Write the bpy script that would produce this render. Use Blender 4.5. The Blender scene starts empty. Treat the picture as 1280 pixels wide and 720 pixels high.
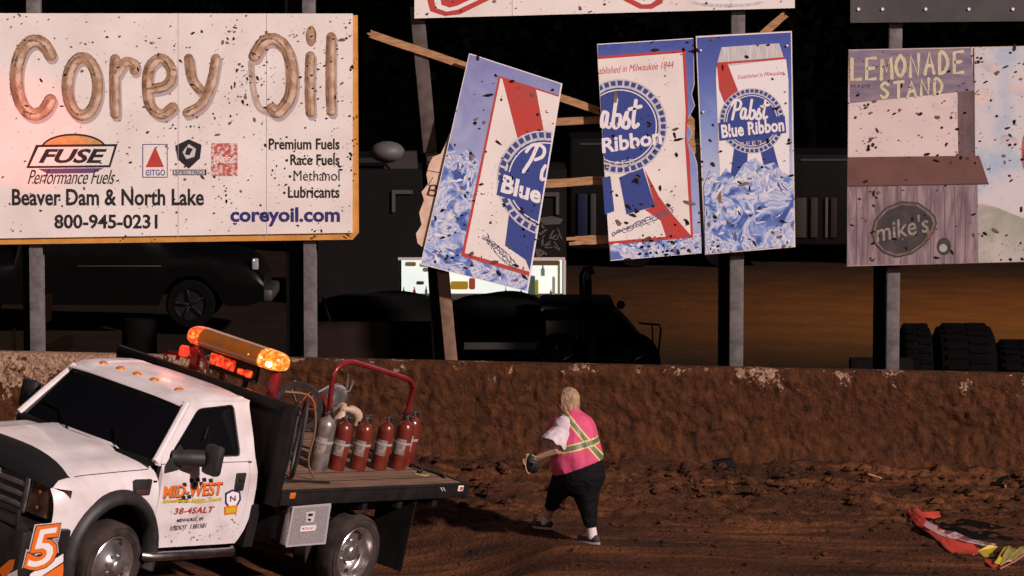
import bpy, bmesh, math, random
import numpy as np
from mathutils import Vector, Matrix, Euler
from mathutils.geometry import tessellate_polygon
from mathutils import noise as mnoise

random.seed(7)
RNG = np.random.default_rng(11)
SC = bpy.context.scene
COL = SC.collection
R = math.radians

# ------------------------------------------------------------------ camera, sky, sun, exposure
F = 4428.0                       # focal length in pixels of the 1280 px wide photograph
PHI = R(5.0)                     # camera looks down by 5 degrees
CAMZ = 5.76
cam_data = bpy.data.cameras.new('camera')
cam_data.sensor_width = 36.0
cam_data.lens = F / 1280.0 * 36.0
cam_data.clip_start = 0.5
cam_data.clip_end = 3000.0
cam = bpy.data.objects.new('camera', cam_data)
cam.location = (0, 0, CAMZ)
cam.rotation_euler = (R(90) - PHI, 0, 0)
COL.objects.link(cam)
SC.camera = cam

TO_SUN = Vector((0.60, -0.60, 0.40)).normalized()
world = bpy.data.worlds.new('World')
SC.world = world
world.use_nodes = True
wn = world.node_tree
wn.nodes.clear()
sky = wn.nodes.new('ShaderNodeTexSky')
sky.sky_type = 'NISHITA'
sky.sun_disc = False
sky.sun_elevation = math.asin(TO_SUN.z)
sky.sun_rotation = math.atan2(TO_SUN.x, TO_SUN.y)
bgn = wn.nodes.new('ShaderNodeBackground')
bgn.inputs['Strength'].default_value = 0.0030
out = wn.nodes.new('ShaderNodeOutputWorld')
wn.links.new(sky.outputs[0], bgn.inputs['Color'])
wn.links.new(bgn.outputs[0], out.inputs['Surface'])

sd = bpy.data.lights.new('sun', 'SUN')
sd.energy = 4.6
sd.angle = R(2.4)
sd.color = (1.0, 0.815, 0.79)
so = bpy.data.objects.new('sun', sd)
so.rotation_euler = TO_SUN.to_track_quat('Z', 'Y').to_euler()
so.location = TO_SUN * 60
COL.objects.link(so)

# second bank of track floodlights, far off to the left of the camera
fd = bpy.data.lights.new('floodlight', 'SPOT')
fd.energy = 10000
fd.color = (1.0, 0.80, 0.72)
fd.spot_size = R(34)
fd.spot_blend = 0.6
fd.shadow_soft_size = 0.8
fo = bpy.data.objects.new('floodlight', fd)
fo.location = (-24, -6, 17)
fo.rotation_euler = (Vector((-1, 38, 1)) - Vector(fo.location)).to_track_quat('-Z', 'Y').to_euler()
COL.objects.link(fo)

# sodium lamp that lights the gravel paddock to the right behind the wall
ld = bpy.data.lights.new('paddock_lamp', 'SPOT')
ld.energy = 24000
ld.color = (1.0, 0.42, 0.09)
ld.spot_size = R(100)
ld.spot_blend = 1.0
ld.shadow_soft_size = 0.3
lo = bpy.data.objects.new('paddock_lamp', ld)
lo.location = (10.5, 58, 9.5)
lo.rotation_euler = (Vector((8.5, 59, 0)) - Vector(lo.location)).to_track_quat('-Z', 'Y').to_euler()
COL.objects.link(lo)

SC.render.engine = 'CYCLES'
SC.cycles.use_denoising = True
SC.cycles.max_bounces = 6
vs = SC.view_settings
vs.view_transform = 'Standard'
vs.look = 'None'
vs.exposure = 0.0
vs.gamma = 1.0
vs.use_curve_mapping = False

# ------------------------------------------------------------------ helpers
def ray(px, py):
    u = (360 - py) / F
    return Vector(((px - 640) / F, math.cos(PHI) + u * math.sin(PHI), -math.sin(PHI) + u * math.cos(PHI)))

def at(px, py, Y):
    """the point of the vertical plane y = Y that the photograph shows at (px, py)"""
    w = ray(px, py)
    t = Y / w.y
    return Vector((w.x * t, Y, CAMZ + w.z * t))

def srgb(r, g, b):
    def l(c):
        c /= 255.0
        return c / 12.92 if c <= 0.04045 else ((c + 0.055) / 1.055) ** 2.4
    return (l(r), l(g), l(b))

def mat(name, c, rough=0.6, metal=0.0, emit=None, estr=0.0, c2=None, scale=5.0, detail=6.0, bump=0.0, bscale=None,
        lo=0.35, hi=0.65, coat=0.0, stretch=None, spec=0.5, dist=0.0):
    m = bpy.data.materials.new(name)
    m.use_nodes = True
    nt = m.node_tree
    p = nt.nodes['Principled BSDF']
    p.inputs['Base Color'].default_value = (*c, 1)
    p.inputs['Roughness'].default_value = rough
    p.inputs['Metallic'].default_value = metal
    p.inputs['Specular IOR Level'].default_value = spec
    p.inputs['Coat Weight'].default_value = coat
    p.inputs['Coat Roughness'].default_value = 0.08
    if emit:
        p.inputs['Emission Color'].default_value = (*emit, 1)
        p.inputs['Emission Strength'].default_value = estr
    if c2 or bump:
        tc = nt.nodes.new('ShaderNodeTexCoord')
        mp = nt.nodes.new('ShaderNodeMapping')
        nt.links.new(tc.outputs['Object'], mp.inputs['Vector'])
        if stretch:
            mp.inputs['Scale'].default_value = stretch
    if c2:
        n = nt.nodes.new('ShaderNodeTexNoise')
        n.inputs['Scale'].default_value = scale
        n.inputs['Detail'].default_value = detail
        n.inputs['Distortion'].default_value = dist
        nt.links.new(mp.outputs[0], n.inputs['Vector'])
        rp = nt.nodes.new('ShaderNodeValToRGB')
        rp.color_ramp.elements[0].position = lo
        rp.color_ramp.elements[1].position = hi
        rp.color_ramp.elements[0].color = (*c, 1)
        rp.color_ramp.elements[1].color = (*c2, 1)
        nt.links.new(n.outputs['Fac'], rp.inputs['Fac'])
        nt.links.new(rp.outputs['Color'], p.inputs['Base Color'])
    if bump:
        nb = nt.nodes.new('ShaderNodeTexNoise')
        nb.inputs['Scale'].default_value = bscale or scale * 3
        nb.inputs['Detail'].default_value = 8
        nt.links.new(mp.outputs[0], nb.inputs['Vector'])
        b = nt.nodes.new('ShaderNodeBump')
        b.inputs['Strength'].default_value = 1.0
        b.inputs['Distance'].default_value = bump
        nt.links.new(nb.outputs['Fac'], b.inputs['Height'])
        nt.links.new(b.outputs['Normal'], p.inputs['Normal'])
    return m

class MB:
    """collects pieces of ONE mesh"""
    def __init__(self):
        self.v, self.f, self.mi = [], [], []
        self.xf = None
    def add(self, vs, fs, mi=0):
        o = len(self.v)
        for p in vs:
            p = Vector(p)
            if self.xf is not None:
                p = self.xf @ p
            self.v.append(p)
        for f in fs:
            self.f.append([o + i for i in f])
            self.mi.append(mi)
        return self
    def box(self, lo, hi, mi=0, bev=0.0, rot=None, piv=None):
        bm = bmesh.new()
        bmesh.ops.create_cube(bm, size=1)
        lo, hi = Vector(lo), Vector(hi)
        c, s = (lo + hi) / 2, hi - lo
        for v in bm.verts:
            v.co = Vector((v.co.x * s.x, v.co.y * s.y, v.co.z * s.z))
        if bev:
            bmesh.ops.bevel(bm, geom=bm.edges[:], offset=min(bev, min(abs(x) for x in s) * 0.45), segments=2, affect='EDGES', profile=0.5)
        bm.verts.index_update()
        vs = [v.co.copy() for v in bm.verts]
        if rot is not None:
            vs = [rot @ v for v in vs]
        vs = [v + c for v in vs]
        self.add(vs, [[v.index for v in f.verts] for f in bm.faces], mi)
        bm.free()
        return self
    def beam(self, p0, p1, w, h, up=(0, 0, 1), mi=0, bev=0.0):
        p0, p1 = Vector(p0), Vector(p1)
        d = (p1 - p0)
        L = d.length
        x = d.normalized()
        y = Vector(up).cross(x).normalized()
        z = x.cross(y)
        m = Matrix((x, y, z)).transposed()
        c = (p0 + p1) / 2
        return self.box(c - Vector((L, w, h)) / 2, c + Vector((L, w, h)) / 2, mi, bev, m)
    def cyl(self, p0, p1, r0, r1=None, n=16, mi=0, cap=True):
        r1 = r0 if r1 is None else r1
        p0, p1 = Vector(p0), Vector(p1)
        d = (p1 - p0).normalized()
        a = d.orthogonal().normalized()
        b = d.cross(a)
        vs = []
        for p, r in ((p0, r0), (p1, r1)):
            for i in range(n):
                t = 2 * math.pi * i / n
                vs.append(p + a * (r * math.cos(t)) + b * (r * math.sin(t)))
        fs = [[i, (i + 1) % n, n + (i + 1) % n, n + i] for i in range(n)]
        if cap:
            fs += [list(range(n))[::-1], list(range(n, 2 * n))]
        return self.add(vs, fs, mi)
    def lathe(self, prof, c, axis, n=24, mi=0, a0=0.0, a1=2 * math.pi):
        """prof: (radius, distance along axis)"""
        d = Vector(axis).normalized()
        a = d.orthogonal().normalized()
        b = d.cross(a)
        c = Vector(c)
        full = abs(a1 - a0 - 2 * math.pi) < 1e-6
        m = n if full else n + 1
        vs = []
        for r, h in prof:
            for i in range(m):
                t = a0 + (a1 - a0) * i / n
                vs.append(c + d * h + a * (r * math.cos(t)) + b * (r * math.sin(t)))
        fs = []
        for k in range(len(prof) - 1):
            for i in range(n):
                j = (i + 1) % m
                fs.append([k * m + i, k * m + j, (k + 1) * m + j, (k + 1) * m + i])
        return self.add(vs, fs, mi)
    def tube(self, pts, r, n=10, mi=0, smooth=0, cap=True):
        pts = [Vector(p) for p in pts]
        if smooth:
            pts = catmull(pts, smooth)
        m = len(pts)
        rr = r if isinstance(r, (list, tuple)) else [r] * m
        if len(rr) != m:
            rr = [rr[min(len(rr) - 1, int(i * len(rr) / m))] for i in range(m)]
        vs = []
        t0 = (pts[1] - pts[0]).normalized()
        a = t0.orthogonal().normalized()
        for i, p in enumerate(pts):
            t = (pts[min(i + 1, m - 1)] - pts[max(i - 1, 0)]).normalized()
            a = (a - t * a.dot(t)).normalized()
            b = t.cross(a)
            for k in range(n):
                q = 2 * math.pi * k / n
                vs.append(p + a * (rr[i] * math.cos(q)) + b * (rr[i] * math.sin(q)))
        fs = []
        for i in range(m - 1):
            for k in range(n):
                j = (k + 1) % n
                fs.append([i * n + k, i * n + j, (i + 1) * n + j, (i + 1) * n + k])
        if cap:
            fs += [list(range(n))[::-1], [(m - 1) * n + k for k in range(n)]]
        return self.add(vs, fs, mi)
    def sphere(self, c, r, mi=0, seg=14, rings=8, scale=(1, 1, 1), rot=None):
        c = Vector(c)
        vs, fs = [], []
        for i in range(rings + 1):
            th = math.pi * i / rings
            for k in range(seg):
                ph = 2 * math.pi * k / seg
                p = Vector((r * scale[0] * math.sin(th) * math.cos(ph), r * scale[1] * math.sin(th) * math.sin(ph), r * scale[2] * math.cos(th)))
                if rot is not None:
                    p = rot @ p
                vs.append(c + p)
        for i in range(rings):
            for k in range(seg):
                j = (k + 1) % seg
                fs.append([i * seg + k, (i + 1) * seg + k, (i + 1) * seg + j, i * seg + j])
        return self.add(vs, fs, mi)
    def grid(self, rows, mi=0, closed=False):
        n = len(rows[0])
        vs = [p for r in rows for p in r]
        fs = []
        for i in range(len(rows) - 1):
            for k in range(n if closed else n - 1):
                j = (k + 1) % n
                fs.append([i * n + k, i * n + j, (i + 1) * n + j, (i + 1) * n + k])
        return self.add(vs, fs, mi)
    def prism(self, outline, off, mi=0, holes=()):
        """flat outline (3-D points) given thickness along vector off"""
        off = Vector(off)
        loops = [[Vector(p) for p in outline]] + [[Vector(p) for p in h] for h in holes]
        flat = [p for l in loops for p in l]
        tri = tessellate_polygon(loops)
        n = len(flat)
        fs = [list(t) for t in tri] + [[n + i for i in t][::-1] for t in tri]
        k = 0
        for l in loops:
            m = len(l)
            for i in range(m):
                a, b = k + i, k + (i + 1) % m
                fs.append([a, b, n + b, n + a])
            k += m
        return self.add(flat + [p + off for p in flat], fs, mi)
    def build(self, name, mats, parent=None, origin=None, smooth=True, angle=38, kind=None, label=None):
        me = bpy.data.meshes.new(name)
        o = Vector(origin) if origin is not None else (Vector(parent['_o']) if parent is not None and '_o' in parent else Vector((0, 0, 0)))
        me.from_pydata([tuple(p - o) for p in self.v], [], self.f)
        for m in (mats if isinstance(mats, (list, tuple)) else [mats]):
            me.materials.append(m)
        me.polygons.foreach_set('material_index', self.mi)
        me.validate()
        bm = bmesh.new()
        bm.from_mesh(me)
        bmesh.ops.remove_doubles(bm, verts=bm.verts, dist=1e-6)
        bmesh.ops.recalc_face_normals(bm, faces=bm.faces)
        bm.to_mesh(me)
        bm.free()
        if smooth:
            me.shade_smooth()
            me.set_sharp_from_angle(angle=R(angle))
        ob = bpy.data.objects.new(name, me)
        COL.objects.link(ob)
        if parent is not None:
            ob.parent = parent
            if '_o' in parent:
                ob['_o'] = tuple(Vector(parent['_o']))
        elif origin is not None:
            ob.location = o
        if kind:
            ob['kind'] = kind
        if label:
            ob['label'] = label
        return ob

def catmull(pts, n):
    out = []
    m = len(pts)
    for i in range(m - 1):
        p0, p1, p2, p3 = pts[max(i - 1, 0)], pts[i], pts[i + 1], pts[min(i + 2, m - 1)]
        for k in range(n):
            t = k / n
            out.append(0.5 * (2 * p1 + (p2 - p0) * t + (2 * p0 - 5 * p1 + 4 * p2 - p3) * t * t + (3 * p1 - p0 - 3 * p2 + p3) * t ** 3))
    out.append(pts[-1].copy())
    return out

def tag(o, label=None, cat=None, group=None, kind=None):
    if label: o['label'] = label
    if cat: o['category'] = cat
    if group: o['group'] = group
    if kind: o['kind'] = kind
    return o

def thing(name, label, cat, base, group=None, local=False):
    """Empty at a thing's base; children given in world coordinates unless local"""
    o = bpy.data.objects.new(name, None)
    o.empty_display_size = 0.2
    COL.objects.link(o)
    o.location = base
    if not local:
        o['_o'] = tuple(Vector(base))
    return tag(o, label, cat, group)

def copy_tree(o, parent=None):
    c = o.copy()
    COL.objects.link(c)
    if parent is not None:
        c.parent = parent
    for ch in list(o.children):
        copy_tree(ch, c)
    return c

# ---- value noise
_H = RNG.random(65536)
def vnoise(x, y, seed=0):
    xi, yi = np.floor(x).astype(np.int64), np.floor(y).astype(np.int64)
    xf, yf = x - xi, y - yi
    u, v = xf * xf * (3 - 2 * xf), yf * yf * (3 - 2 * yf)
    def h(a, b):
        return _H[(a * 7919 + b * 104729 + seed * 1301) & 65535]
    return (h(xi, yi) * (1 - u) + h(xi + 1, yi) * u) * (1 - v) + (h(xi, yi + 1) * (1 - u) + h(xi + 1, yi + 1) * u) * v
def fbm(x, y, oct=4, seed=0):
    s, a, t = 0.0, 1.0, 0.0
    for o in range(oct):
        s = s + a * vnoise(x * 2 ** o + 17.3 * o, y * 2 ** o + 5.1 * o, seed + o)
        t += a
        a *= 0.5
    return s / t

# ------------------------------------------------------------------ flat print (lettering and pictures on signs)
_tc = {}
def text_mesh(s, bold=0.0, shear=0.0, space=1.0):
    k = (s, bold, shear, space)
    if k not in _tc:
        cu = bpy.data.curves.new('t', 'FONT')
        cu.body = s
        cu.offset = bold
        cu.shear = shear
        cu.space_character = space
        cu.resolution_u = 3
        ob = bpy.data.objects.new('t', cu)
        COL.objects.link(ob)
        dg = bpy.context.evaluated_depsgraph_get()
        me = bpy.data.meshes.new_from_object(ob.evaluated_get(dg))
        vs = [(v.co.x, v.co.y) for v in me.vertices]
        fs = [list(p.vertices) for p in me.polygons]
        bpy.data.objects.remove(ob)
        bpy.data.curves.remove(cu)
        bpy.data.meshes.remove(me)
        _tc[k] = (vs, fs)
    return _tc[k]

class Print:
    """flat art in its own (u, v) coordinates, v down like the photograph; to3d(u, v, h) lays it on a surface h metres proud"""
    def __init__(self, to3d):
        self.to3d = to3d
        self.mb = MB()
        self.n = 0
        self.mats = []
    def _mi(self, m):
        if m not in self.mats:
            self.mats.append(m)
        return self.mats.index(m)
    def _h(self, layer):
        self.n += 1
        self.top = max(getattr(self, 'top', 0), layer)
        return 0.001 + 0.0009 * layer + 8.0e-6 * (self.n % 60)
    def poly(self, pts, m, layer=1):
        h = self._h(layer)
        tri = tessellate_polygon([[Vector((x, y, 0)) for x, y in pts]])
        self.mb.add([self.to3d(x, y, h) for x, y in pts], [list(t) for t in tri], self._mi(m))
    def rect(self, x0, y0, x1, y1, m, layer=1):
        self.poly([(x0, y0), (x1, y0), (x1, y1), (x0, y1)], m, layer)
    def ell(self, cx, cy, rx, ry, m, layer=1, n=40, a0=0, a1=360, rot=0):
        pts = []
        for i in range(n):
            t = R(a0 + (a1 - a0) * i / (n if a1 - a0 == 360 else n - 1))
            x, y = rx * math.cos(t), ry * math.sin(t)
            c, s = math.cos(R(rot)), math.sin(R(rot))
            pts.append((cx + x * c - y * s, cy + x * s + y * c))
        self.poly(pts, m, layer)
    def stroke(self, pts, w, m, layer=1, smooth=6, caps=True, wob=0.0):
        P = [Vector((x, y, 0)) for x, y in pts]
        if smooth and len(P) > 2:
            P = catmull(P, smooth)
        mi = self._mi(m)
        h = self._h(layer)
        n = len(P)
        rw = random.Random(n * 7 + layer)
        ww = [w] * n if not isinstance(w, (list, tuple)) else [w[0] + (w[1] - w[0]) * i / (n - 1) for i in range(n)]
        vs = []
        for i in range(n):
            t = (P[min(i + 1, n - 1)] - P[max(i - 1, 0)])
            t = t.normalized() if t.length > 0 else Vector((1, 0, 0))
            nn = Vector((-t.y, t.x, 0)) * (ww[i] / 2) * (1 + wob * rw.uniform(-1, 1))
            hh = h + 4e-6 * i
            vs += [self.to3d(P[i].x + nn.x, P[i].y + nn.y, hh), self.to3d(P[i].x - nn.x, P[i].y - nn.y, hh)]
        self.mb.add(vs, [[2 * i, 2 * i + 1, 2 * i + 3, 2 * i + 2] for i in range(n - 1)], mi)
        if caps:
            for p, r, d in ((P[0], ww[0] / 2, -2e-5), (P[-1], ww[-1] / 2, 4e-6 * n + 2e-5)):
                q = [self.to3d(p.x + r * math.cos(R(30 * k)), p.y + r * math.sin(R(30 * k)), h + d) for k in range(12)]
                self.mb.add(q, [list(range(12))], mi)
    def text(self, s, rect, m, layer=2, bold=0.0, shear=0.0, space=1.0, quad=None):
        """fit the lettering into rect (x0, y0, x1, y1) or quad (TL, TR, BL, BR)"""
        vs, fs = text_mesh(s, bold, shear, space)
        if not vs:
            return
        x0, x1 = min(v[0] for v in vs), max(v[0] for v in vs)
        y0, y1 = min(v[1] for v in vs), max(v[1] for v in vs)
        if quad is None:
            a, b, c, d = rect
            quad = ((a, b), (c, b), (a, d), (c, d))
        TL, TR, BL, BR = quad
        h = self._h(layer)
        o = []
        for x, y in vs:
            u, v = (x - x0) / (x1 - x0), (y1 - y) / (y1 - y0)
            px = (TL[0] * (1 - u) + TR[0] * u) * (1 - v) + (BL[0] * (1 - u) + BR[0] * u) * v
            py = (TL[1] * (1 - u) + TR[1] * u) * (1 - v) + (BL[1] * (1 - u) + BR[1] * u) * v
            o.append(self.to3d(px, py, h))
        self.mb.add(o, fs, self._mi(m))
    def build(self, name, parent):
        return self.mb.build(name, self.mats, parent, smooth=False)

def splat(to3d, inside, box, n, m, parent, seed=1, smin=0.5, smax=2.6, bias=None, ang=None, sh=0.0112):
    rd = random.Random(seed)
    mb = MB()
    k = 0
    hubs = [(rd.uniform(box[0], box[2]), rd.uniform(box[1], box[3]), rd.uniform(3, 16)) for _ in range(max(10, n // 12))]
    for i in range(n * 8):
        if k >= n:
            break
        if rd.random() < 0.5:
            hb = rd.choice(hubs)
            x, y = rd.gauss(hb[0], hb[2]), rd.gauss(hb[1], hb[2])
        else:
            x, y = rd.uniform(box[0], box[2]), rd.uniform(box[1], box[3])
        if not inside(x, y) or (bias and rd.random() > bias(x, y)):
            continue
        k += 1
        s = smin * 0.8 + (smax * 1.15 - smin) * rd.random() ** 4.5
        brown = rd.random() < 0.22
        if brown:
            s *= 1.35
        el = rd.uniform(0.9, 2.0) if rd.random() < 0.75 else rd.uniform(1.8, 3.2)
        a = rd.uniform(-0.6, 1.7) if ang is None else rd.gauss(ang, 0.5)
        c, sn = math.cos(a), math.sin(a)
        pts = []
        q = rd.randint(5, 8)
        for j in range(q):
            t = 2 * math.pi * j / q
            r = s * rd.uniform(0.55, 1.15)
            u, v = r * el * math.cos(t), r * math.sin(t)
            pts.append(to3d(x + u * c - v * sn, y + u * sn + v * c, sh + 5e-6 * (k % 90)))
        mb.add(pts, [list(range(q))], 1 if brown else 0)
    return mb.build('mud_splatter', [m, mud_brown], parent, smooth=False, kind='stuff')

def in_poly(poly):
    def f(x, y):
        r = False
        j = len(poly) - 1
        for i in range(len(poly)):
            xi, yi = poly[i]
            xj, yj = poly[j]
            if (yi > y) != (yj > y) and x < (xj - xi) * (y - yi) / (yj - yi) + xi:
                r = not r
            j = i
        return r
    return f

# ------------------------------------------------------------------ truck pose (needed by the ground it stands on)
def rot3(a, b, c):
    return Matrix.Rotation(a, 3, 'Z') @ Matrix.Rotation(b, 3, 'Y') @ Matrix.Rotation(c, 3, 'X')
TR3 = rot3(-2.18169412, -0.0923978, -0.19603339)
TT = Vector((-4.59889846, 33.40984918, 0.06762567))
TM = Matrix.Translation(TT) @ TR3.to_4x4()      # local: x forward from the front axle, y to the driver's side, z up
TUP, TFW, TLF = TR3.col[2], TR3.col[0], TR3.col[1]
_TI = TM.inverted()
def tloc(px, py, axis, val):
    """point of the truck's own plane (axis = val) seen at a photograph position, in truck coordinates"""
    o = _TI @ Vector((0, 0, CAMZ))
    w = TR3.transposed() @ ray(px, py)
    t = (val - o[axis]) / w[axis]
    return o + w * t

# ------------------------------------------------------------------ ground
WALL_Y = 40.3
LOT_Z = 0.2
def smooth01(t):
    t = np.clip(t, 0, 1)
    return t * t * (3 - 2 * t)
def ground_z(x, y, noise=True):
    x = np.asarray(x, float); y = np.asarray(y, float)
    b = -0.15 + 0.10 * (np.clip(y, 12, 41) - 36) - 0.022 * np.clip(x, -12, 12)
    b = b + 0.05 * smooth01((y - 38.9) / 1.5) * (y < 42)
    tz = TT.z - (TUP.x * (x - TT.x) + TUP.y * (y - TT.y)) / TUP.z
    lx = (x - TT.x) * TFW.x + (y - TT.y) * TFW.y
    ly = (x - TT.x) * TLF.x + (y - TT.y) * TLF.y
    d = np.hypot(np.maximum(np.abs(lx + 1.9) - 2.4, 0), np.maximum(np.abs(ly) - 1.2, 0))
    w = 1 - smooth01(d / 1.7)
    z = b * (1 - w) + tz * w
    if noise:
        r = y + 0.05 * x + 0.25 * fbm(x * 0.35, y * 0.35, 2, 5)
        rut = np.sin(r * 2 * np.pi / 0.62) * 0.5 + np.sin(r * 2 * np.pi / 0.23 + 1.0) * 0.22
        k = smooth01((39.0 - y) / 1.5)
        z = z + (1 - 0.8 * w) * (0.050 * rut * k * fbm(x * 0.5, y * 2.0, 2, 8))
        rough = 0.30 + 0.95 * smooth01((y - 36.6) / 2.0)
        z = z + (1 - 0.75 * w) * rough * (0.09 * (fbm(x * 2.1, y * 2.1, 3, 21) - 0.5) + 0.060 * (fbm(x * 8.0, y * 8.0, 3, 31) - 0.5) + 0.03 * (fbm(x * 17.0, y * 17.0, 2, 51) - 0.5))
        c = fbm(x * 4.3, y * 4.3, 2, 41)
        z = z + (1 - w) * rough * 0.035 * np.maximum(c - 0.60, 0) * 4
    lot = LOT_Z + (0.06 * (fbm(x * 0.3, y * 0.3, 3, 61) - 0.5) if noise else 0)
    s = smooth01((y - 40.5) / 0.4)
    return z * (1 - s) + lot * s

def gz(x, y):
    return float(ground_z(np.array([x]), np.array([y]))[0])

def ground_at(px, py, smooth=False):
    w = ray(px, py)
    lo_, hi_ = 20.0, 44.0
    for t in np.arange(lo_, hi_, 0.05):
        p = w * t + Vector((0, 0, CAMZ))
        if p.z <= float(ground_z(np.array([p.x]), np.array([p.y]), not smooth)[0]):
            return p
    return w * 36 + Vector((0, 0, CAMZ))

def axis_pts(lo, hi, step, far_lo, far_hi):
    a = list(np.arange(lo, hi + 1e-6, step))
    s, v = step, lo
    pre = []
    while v > far_lo:
        s *= 1.35
        v -= s
        pre.append(v)
    s, v = step, a[-1]
    post = []
    while v < far_hi:
        s *= 1.35
        v += s
        post.append(v)
    return np.array(pre[::-1] + a + post)
gx = axis_pts(-6.6, 6.6, 0.026, -900, 900)
gy = axis_pts(31.2, 40.9, 0.026, -300, 1500)
GX, GY = np.meshgrid(gx, gy)
GZ = ground_z(GX, GY)
nv = GX.size
me = bpy.data.meshes.new('ground')
me.vertices.add(nv)
me.vertices.foreach_set('co', np.stack([GX, GY, GZ], -1).astype(np.float32).ravel())
nx, ny = len(gx), len(gy)
i0 = (np.arange(ny - 1)[:, None] * nx + np.arange(nx - 1)[None, :]).ravel()
quads = np.stack([i0, i0 + 1, i0 + nx + 1, i0 + nx], -1).astype(np.int32)
me.loops.add(quads.size)
me.loops.foreach_set('vertex_index', quads.ravel())
me.polygons.add(len(quads))
me.polygons.foreach_set('loop_start', np.arange(0, quads.size, 4, dtype=np.int32))
me.update(calc_edges=True)
me.polygons.foreach_set('material_index', (GY.ravel()[i0] > 40.6).astype(np.int32))
me.shade_smooth()

def mud_material(name, wall=False):
    m = bpy.data.materials.new(name)
    m.use_nodes = True
    nt = m.node_tree
    L = nt.links.new
    p = nt.nodes['Principled BSDF']
    p.inputs['Roughness'].default_value = 0.85
    p.inputs['Specular IOR Level'].default_value = 0.25
    tc = nt.nodes.new('ShaderNodeTexCoord')
    def noise(scale, det=8, dist=0.0, sc=None):
        n = nt.nodes.new('ShaderNodeTexNoise')
        n.inputs['Scale'].default_value = scale
        n.inputs['Detail'].default_value = det
        n.inputs['Roughness'].default_value = 0.62
        n.inputs['Distortion'].default_value = dist
        if sc:
            mp = nt.nodes.new('ShaderNodeMapping')
            mp.inputs['Scale'].default_value = sc
            L(tc.outputs['Object'], mp.inputs['Vector'])
            L(mp.outputs[0], n.inputs['Vector'])
        else:
            L(tc.outputs['Object'], n.inputs['Vector'])
        return n
    def ramp(src, stops):
        r = nt.nodes.new('ShaderNodeValToRGB')
        e = r.color_ramp.elements
        while len(e) < len(stops):
            e.new(0.5)
        for q, (pos, c) in zip(e, stops):
            q.position = pos
            q.color = (*c, 1)
        L(src, r.inputs['Fac'])
        return r
    def math_(op, a, b):
        n = nt.nodes.new('ShaderNodeMath')
        n.operation = op
        n.use_clamp = False
        for i, q in enumerate((a, b)):
            if isinstance(q, (int, float)):
                n.inputs[i].default_value = q
            else:
                L(q, n.inputs[i])
        return n.outputs[0]
    if wall:
        base = ramp(noise(7, 10).outputs['Fac'], [(0.3, (0.025, 0.0080, 0.0022)), (0.52, (0.064, 0.0205, 0.0052)), (0.75, (0.112, 0.038, 0.0105))])
    else:
        base = ramp(noise(1.7, 10, 0.4, (0.30, 2.6, 1)).outputs['Fac'], [(0.32, (0.022, 0.0075, 0.0026)), (0.5, (0.074, 0.0250, 0.0074)), (0.66, (0.175, 0.064, 0.0205))])
    col = base.outputs['Color']
    if not wall:
        # small pale and dark specks
        sp = ramp(noise(38, 4).outputs['Fac'], [(0.30, (0.45, 0.45, 0.45)), (0.5, (1, 1, 1)), (0.72, (1.35, 1.3, 1.3))])
        mx = nt.nodes.new('ShaderNodeMixRGB')
        mx.blend_type = 'MULTIPLY'
        mx.inputs['Fac'].default_value = 1
        L(col, mx.inputs[1]); L(sp.outputs[0], mx.inputs[2])
        col = mx.outputs[0]
    else:
        # bare concrete shows where the mud has not stuck: near the top edge, most at the left end
        sep = nt.nodes.new('ShaderNodeSeparateXYZ')
        L(tc.outputs['Object'], sep.inputs[0])
        top = math_('SUBTRACT', 0.0, math_('ADD', sep.outputs['Z'], math_('MULTIPLY', sep.outputs['X'], 0.0216)))   # depth below top edge
        big = noise(1.9, 3, 0.2)
        fine = noise(11.0, 7, 1.3)
        left = nt.nodes.new('ShaderNodeMapRange')
        left.inputs['From Min'].default_value = -2.6
        left.inputs['From Max'].default_value = -4.9
        left.inputs['To Min'].default_value = 0.0
        left.inputs['To Max'].default_value = 0.16
        L(sep.outputs['X'], left.inputs['Value'])
        s = math_('ADD', math_('MULTIPLY', big.outputs['Fac'], 0.52), math_('MULTIPLY', fine.outputs['Fac'], 0.52))
        s = math_('ADD', s, left.outputs[0])
        s = math_('SUBTRACT', s, math_('MULTIPLY', top, 0.24))
        rp = ramp(s, [(0.586, (0, 0, 0)), (0.604, (1, 1, 1))])
        cc = ramp(noise(26, 6).outputs['Fac'], [(0.32, (0.12, 0.055, 0.028)), (0.5, (0.32, 0.20, 0.13)), (0.7, (0.46, 0.31, 0.21))])
        mx = nt.nodes.new('ShaderNodeMixRGB')
        L(rp.outputs[0], mx.inputs['Fac']); L(col, mx.inputs[1]); L(cc.outputs[0], mx.inputs[2])
        col = mx.outputs[0]
    L(col, p.inputs['Base Color'])
    b1 = nt.nodes.new('ShaderNodeBump')
    b1.inputs['Distance'].default_value = 0.05 if not wall else 0.035
    L(noise(24, 8).outputs['Fac'], b1.inputs['Height'])
    L(b1.outputs[0], p.inputs['Normal'])
    return m
mud_mat = mud_material('track_mud')
wall_mat = mud_material('muddy_concrete', True)
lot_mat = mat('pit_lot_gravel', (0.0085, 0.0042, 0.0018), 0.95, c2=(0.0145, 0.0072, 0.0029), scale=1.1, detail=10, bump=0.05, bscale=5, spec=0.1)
me.materials.append(mud_mat)
me.materials.append(lot_mat)
ground = bpy.data.objects.new('ground', me)
COL.objects.link(ground)
ground['kind'] = 'structure'

# grass field sheet beyond the paddock; night darkness put into its near-black colour
mb = MB()
fx = np.linspace(-880, 880, 45)
mb.grid([[Vector((x, y, LOT_Z + 0.05)) for x in fx] for y in (73.5, 90, 140, 300, 700, 1480)])
mb.build('field', mat('night_dark_field', (0.0008, 0.0009, 0.0006), 1.0, c2=(0.0014, 0.0014, 0.001), scale=0.5, spec=0.0), kind='structure', smooth=False)

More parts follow.
